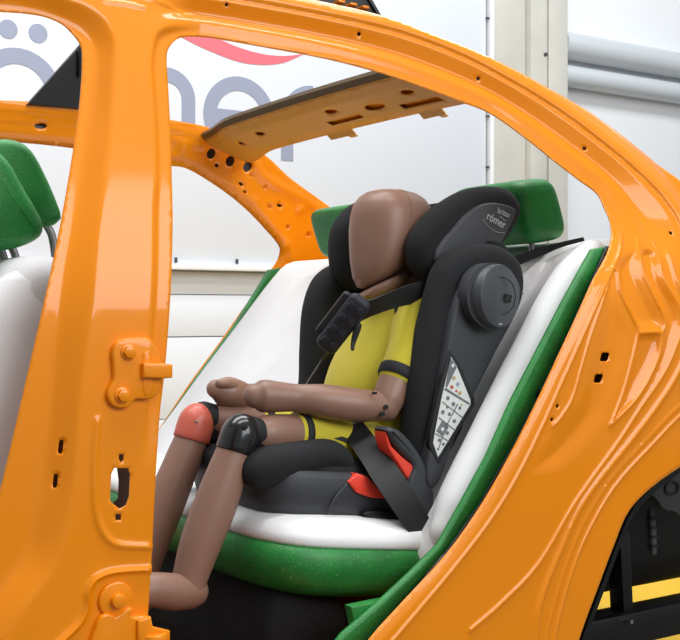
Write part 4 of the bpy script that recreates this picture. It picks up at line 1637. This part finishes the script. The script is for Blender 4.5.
# thighs, shorts legs, knees, lower legs, feet
for side in (0, 1):
    if side == 0:
        yk = .318
        hip, knee = P(372, 448, .365), P(246, 434, yk)
        hemc = P(298, 435, .342)
    else:
        yk = .515
        hip, knee = P(362, 436, .515), P(199, 418, yk)
        hemc = P(262, 424, yk)
    tube('thigh', [hip + (knee - hip) * .3, hemc, knee + (hemc - knee) * .35, knee + (hemc - knee) * .12], [.050, .041, .0375, .024], SKIN, dm, n=30)
    tube('shorts_leg', [hip, hip + (hemc - hip) * .5, hemc + (hip - hemc) * .02], [.064, .057, .0455], YELLOW, dm, n=30)
    ring_band('shorts_hem', hemc, knee - hip, .0445, .018, TRIM, dm)
    if side == 0:
        leg = [(237, 446), (229, 467), (214, 508), (200, 545), (190, 578), (187, 592)]
        rad = [.0345, .0375, .0415, .0390, .0335, .0330]
        toe = [(192, 591), (176, 592), (150, 590), (120, 596)]
    else:
        leg = [(194, 433), (184, 457), (165, 505), (150, 545), (138, 585), (134, 600)]
        rad = [.0335, .0365, .0395, .0370, .0320, .0300]
        toe = [(140, 598), (122, 598), (95, 598), (70, 603)]
    L3 = [P(*p, yk) for p in leg]
    tube('lower_leg', L3, rad, SKIN, dm, n=32)
    T3 = [P(*p, yk - .01 * k) for k, p in enumerate(toe)]
    tube('foot', T3, [.0310, .0335, .0310, .0240], SKIN, dm, n=28)
    # knee cap over the top of the lower leg
    top_ = P(243, 431, yk - .004) if side == 0 else P(200, 420, yk - .004)
    apex = P(246.5, 414, yk) if side == 0 else P(201.5, 403.5, yk)
    endp = L3[0] + (L3[1] - L3[0]) * .30
    axk = (endp - apex) / np.linalg.norm(endp - apex)
    sA = np.cross(axk, np.array([0, 1.0, 0]))
    sA /= np.linalg.norm(sA)
    sB = np.cross(axk, sA)
    rk = []
    for s_ in (0, .012, .04, .09, .16, .26, .38, .52, .7, .85, .97, 1.0):
        rr_ = .0385 * (1 - max(0, 1 - s_ / .62) ** 2.1) ** (1 / 2.1) if s_ < .62 else .0385
        if s_ == 1.0:
            rr_ = .0365
        rk.append(sring(apex + (endp - apex) * s_, sA * max(rr_, .002), sB * max(rr_, .002), 36))
    kc = obj('knee_cap', *rings_to_mesh(rk), KNEE_BLACK if side == 0 else KNEE_RED, dm, sharp=50,
             label='glossy black knee cap' if side == 0 else 'red rubber knee cap')
    d_ = np.array([-ST, -CT, .10])
    cs_ = P(244.5, 427, yk - .037) if side == 0 else P(196.5, 421.5, yk - .036)
    cyl('knee_screw', cs_, cs_ - d_ * .02, .0058 if side == 0 else .003, TRIM if side == 0 else CHROME, kc, n=18, bevel=.001)
    # fork behind the knee
    tube('knee_fork', [knee + np.array([.012, 0.004, .004]), knee + (hemc - knee) * .25 + np.array([0, 0, -.004]), knee + (hemc - knee) * .22 + np.array([0, 0, -.03])], [.030, .030, .020], TRIM, dm, n=24)
# stripe along the shorts
ribbon('shorts_stripe', [P(300, 425, .312), P(325, 434, .302), P(350, 442, .296), P(362, 452, .292)], [.010] * 4, [(0, .3, 1)] * 4, TRIM, dm)
ribbon('suit_stripe', [P(400, 418, .325), P(394, 430, .315), P(385, 438, .305)], [.018] * 3, [(1, 0, .6)] * 3, TRIM, dm)


# =================================================================== STAND IN THE WHEEL ARCH
st_ = thing('steel_stand', 'black steel support stand inside the rear wheel arch', 'stand', (P(640, 630, .5)[0], .5, 0))
# horizontal beam, upright post, foot
a, b = P(590, 632, .42), P(720, 596, .42)
v, f = box_mesh((a[0] + .35, .46, P(640, 628, .42)[2]), (1.0, .08, .085), .006)
obj('beam', v, f, DARK, st_)
v, f = box_mesh((P(626, 590, .44)[0], .46, P(626, 578, .44)[2]), (.036, .05, .24), .004, rotm('Y', -4))
post = obj('post', v, f, DARK, st_)
for xx in (0.05, .62):
    zt = P(640, 628, .42)[2] - .04
    v, f = box_mesh((a[0] + xx, .46, zt / 2), (.07, .07, zt), .006)
    obj('leg', v, f, DARK, st_)
    v, f = box_mesh((a[0] + xx, .46, .01), (.2, .2, .02), .004)
    obj('foot_plate', v, f, DARK, st_)
cyl('bolt', P(632, 622, .40), P(632, 622, .40) + np.array([0, .03, 0]), .006, CHROME, st_, n=6)
# cross beam behind
v, f = box_mesh((a[0] + .5, .80, P(650, 558, .8)[2]), (1.1, .08, .05), .006)
obj('cross_beam', v, f, DARK, st_)

# toothed dark plate and damper
pl_ = thing('toothed_plate', 'dark grey plate with a wavy rim in the wheel arch', 'plate', P(672, 500, .5))
zc_p = P(690, 440, .45)
out = []
for k in range(96):
    a_ = 2 * math.pi * k / 96
    r = .20 + (.006 if (k // 3) % 2 else 0)
    out.append((zc_p[0] + r * math.cos(a_), zc_p[2] + r * math.sin(a_)))
v, f = slab_mesh(np.array(out), lambda x, z, w: (x, w, z), .45, .47, .002, 2)
obj('disc', v, f, STEELGREY, pl_, sharp=30)
cyl('hub', (zc_p[0], .42, zc_p[2]), (zc_p[0], .47, zc_p[2]), .06, STEELGREY, pl_, bevel=.004)
for k in range(8):
    a_ = 2 * math.pi * (k + .3) / 8
    c = np.array([zc_p[0] + .145 * math.cos(a_), .447, zc_p[2] + .145 * math.sin(a_)])
    rings = [sring(c + np.array([0, dy, 0]), (r * 1.5, 0, 0), (0, 0, r), 20) for r, dy in ((.02, .004), (.02, -.002), (.014, -.002), (.014, .004))]
    obj('disc_slot_rim', *rings_to_mesh(rings, False), BLACKHOLE, pl_)
dp = thing('damper', 'small textured grey damper hanging in the wheel arch', 'damper', P(652, 540, .55))
tube('rod', [P(651, 512, .55), P(652, 530, .55), P(653, 552, .55)], [.010, .012, .010], mat('worn_grey_metal', (92, 92, 94), .5, metal=.4, bump=.6, bscale=120), dp, n=14)
for k in range(4):
    c = P(651.3 + k * .4, 517 + k * 9, .55)
    cyl('ring', c, c + np.array([0, 0, -.006]), .016, DARKGREY, dp, n=20)
# dark inner wheelhouse
v, f = box_mesh((2.55, 1.10, H - .43), (1.1, 1.1, .66), .02)
obj('wheelhouse_box', v, f, DARK, body)
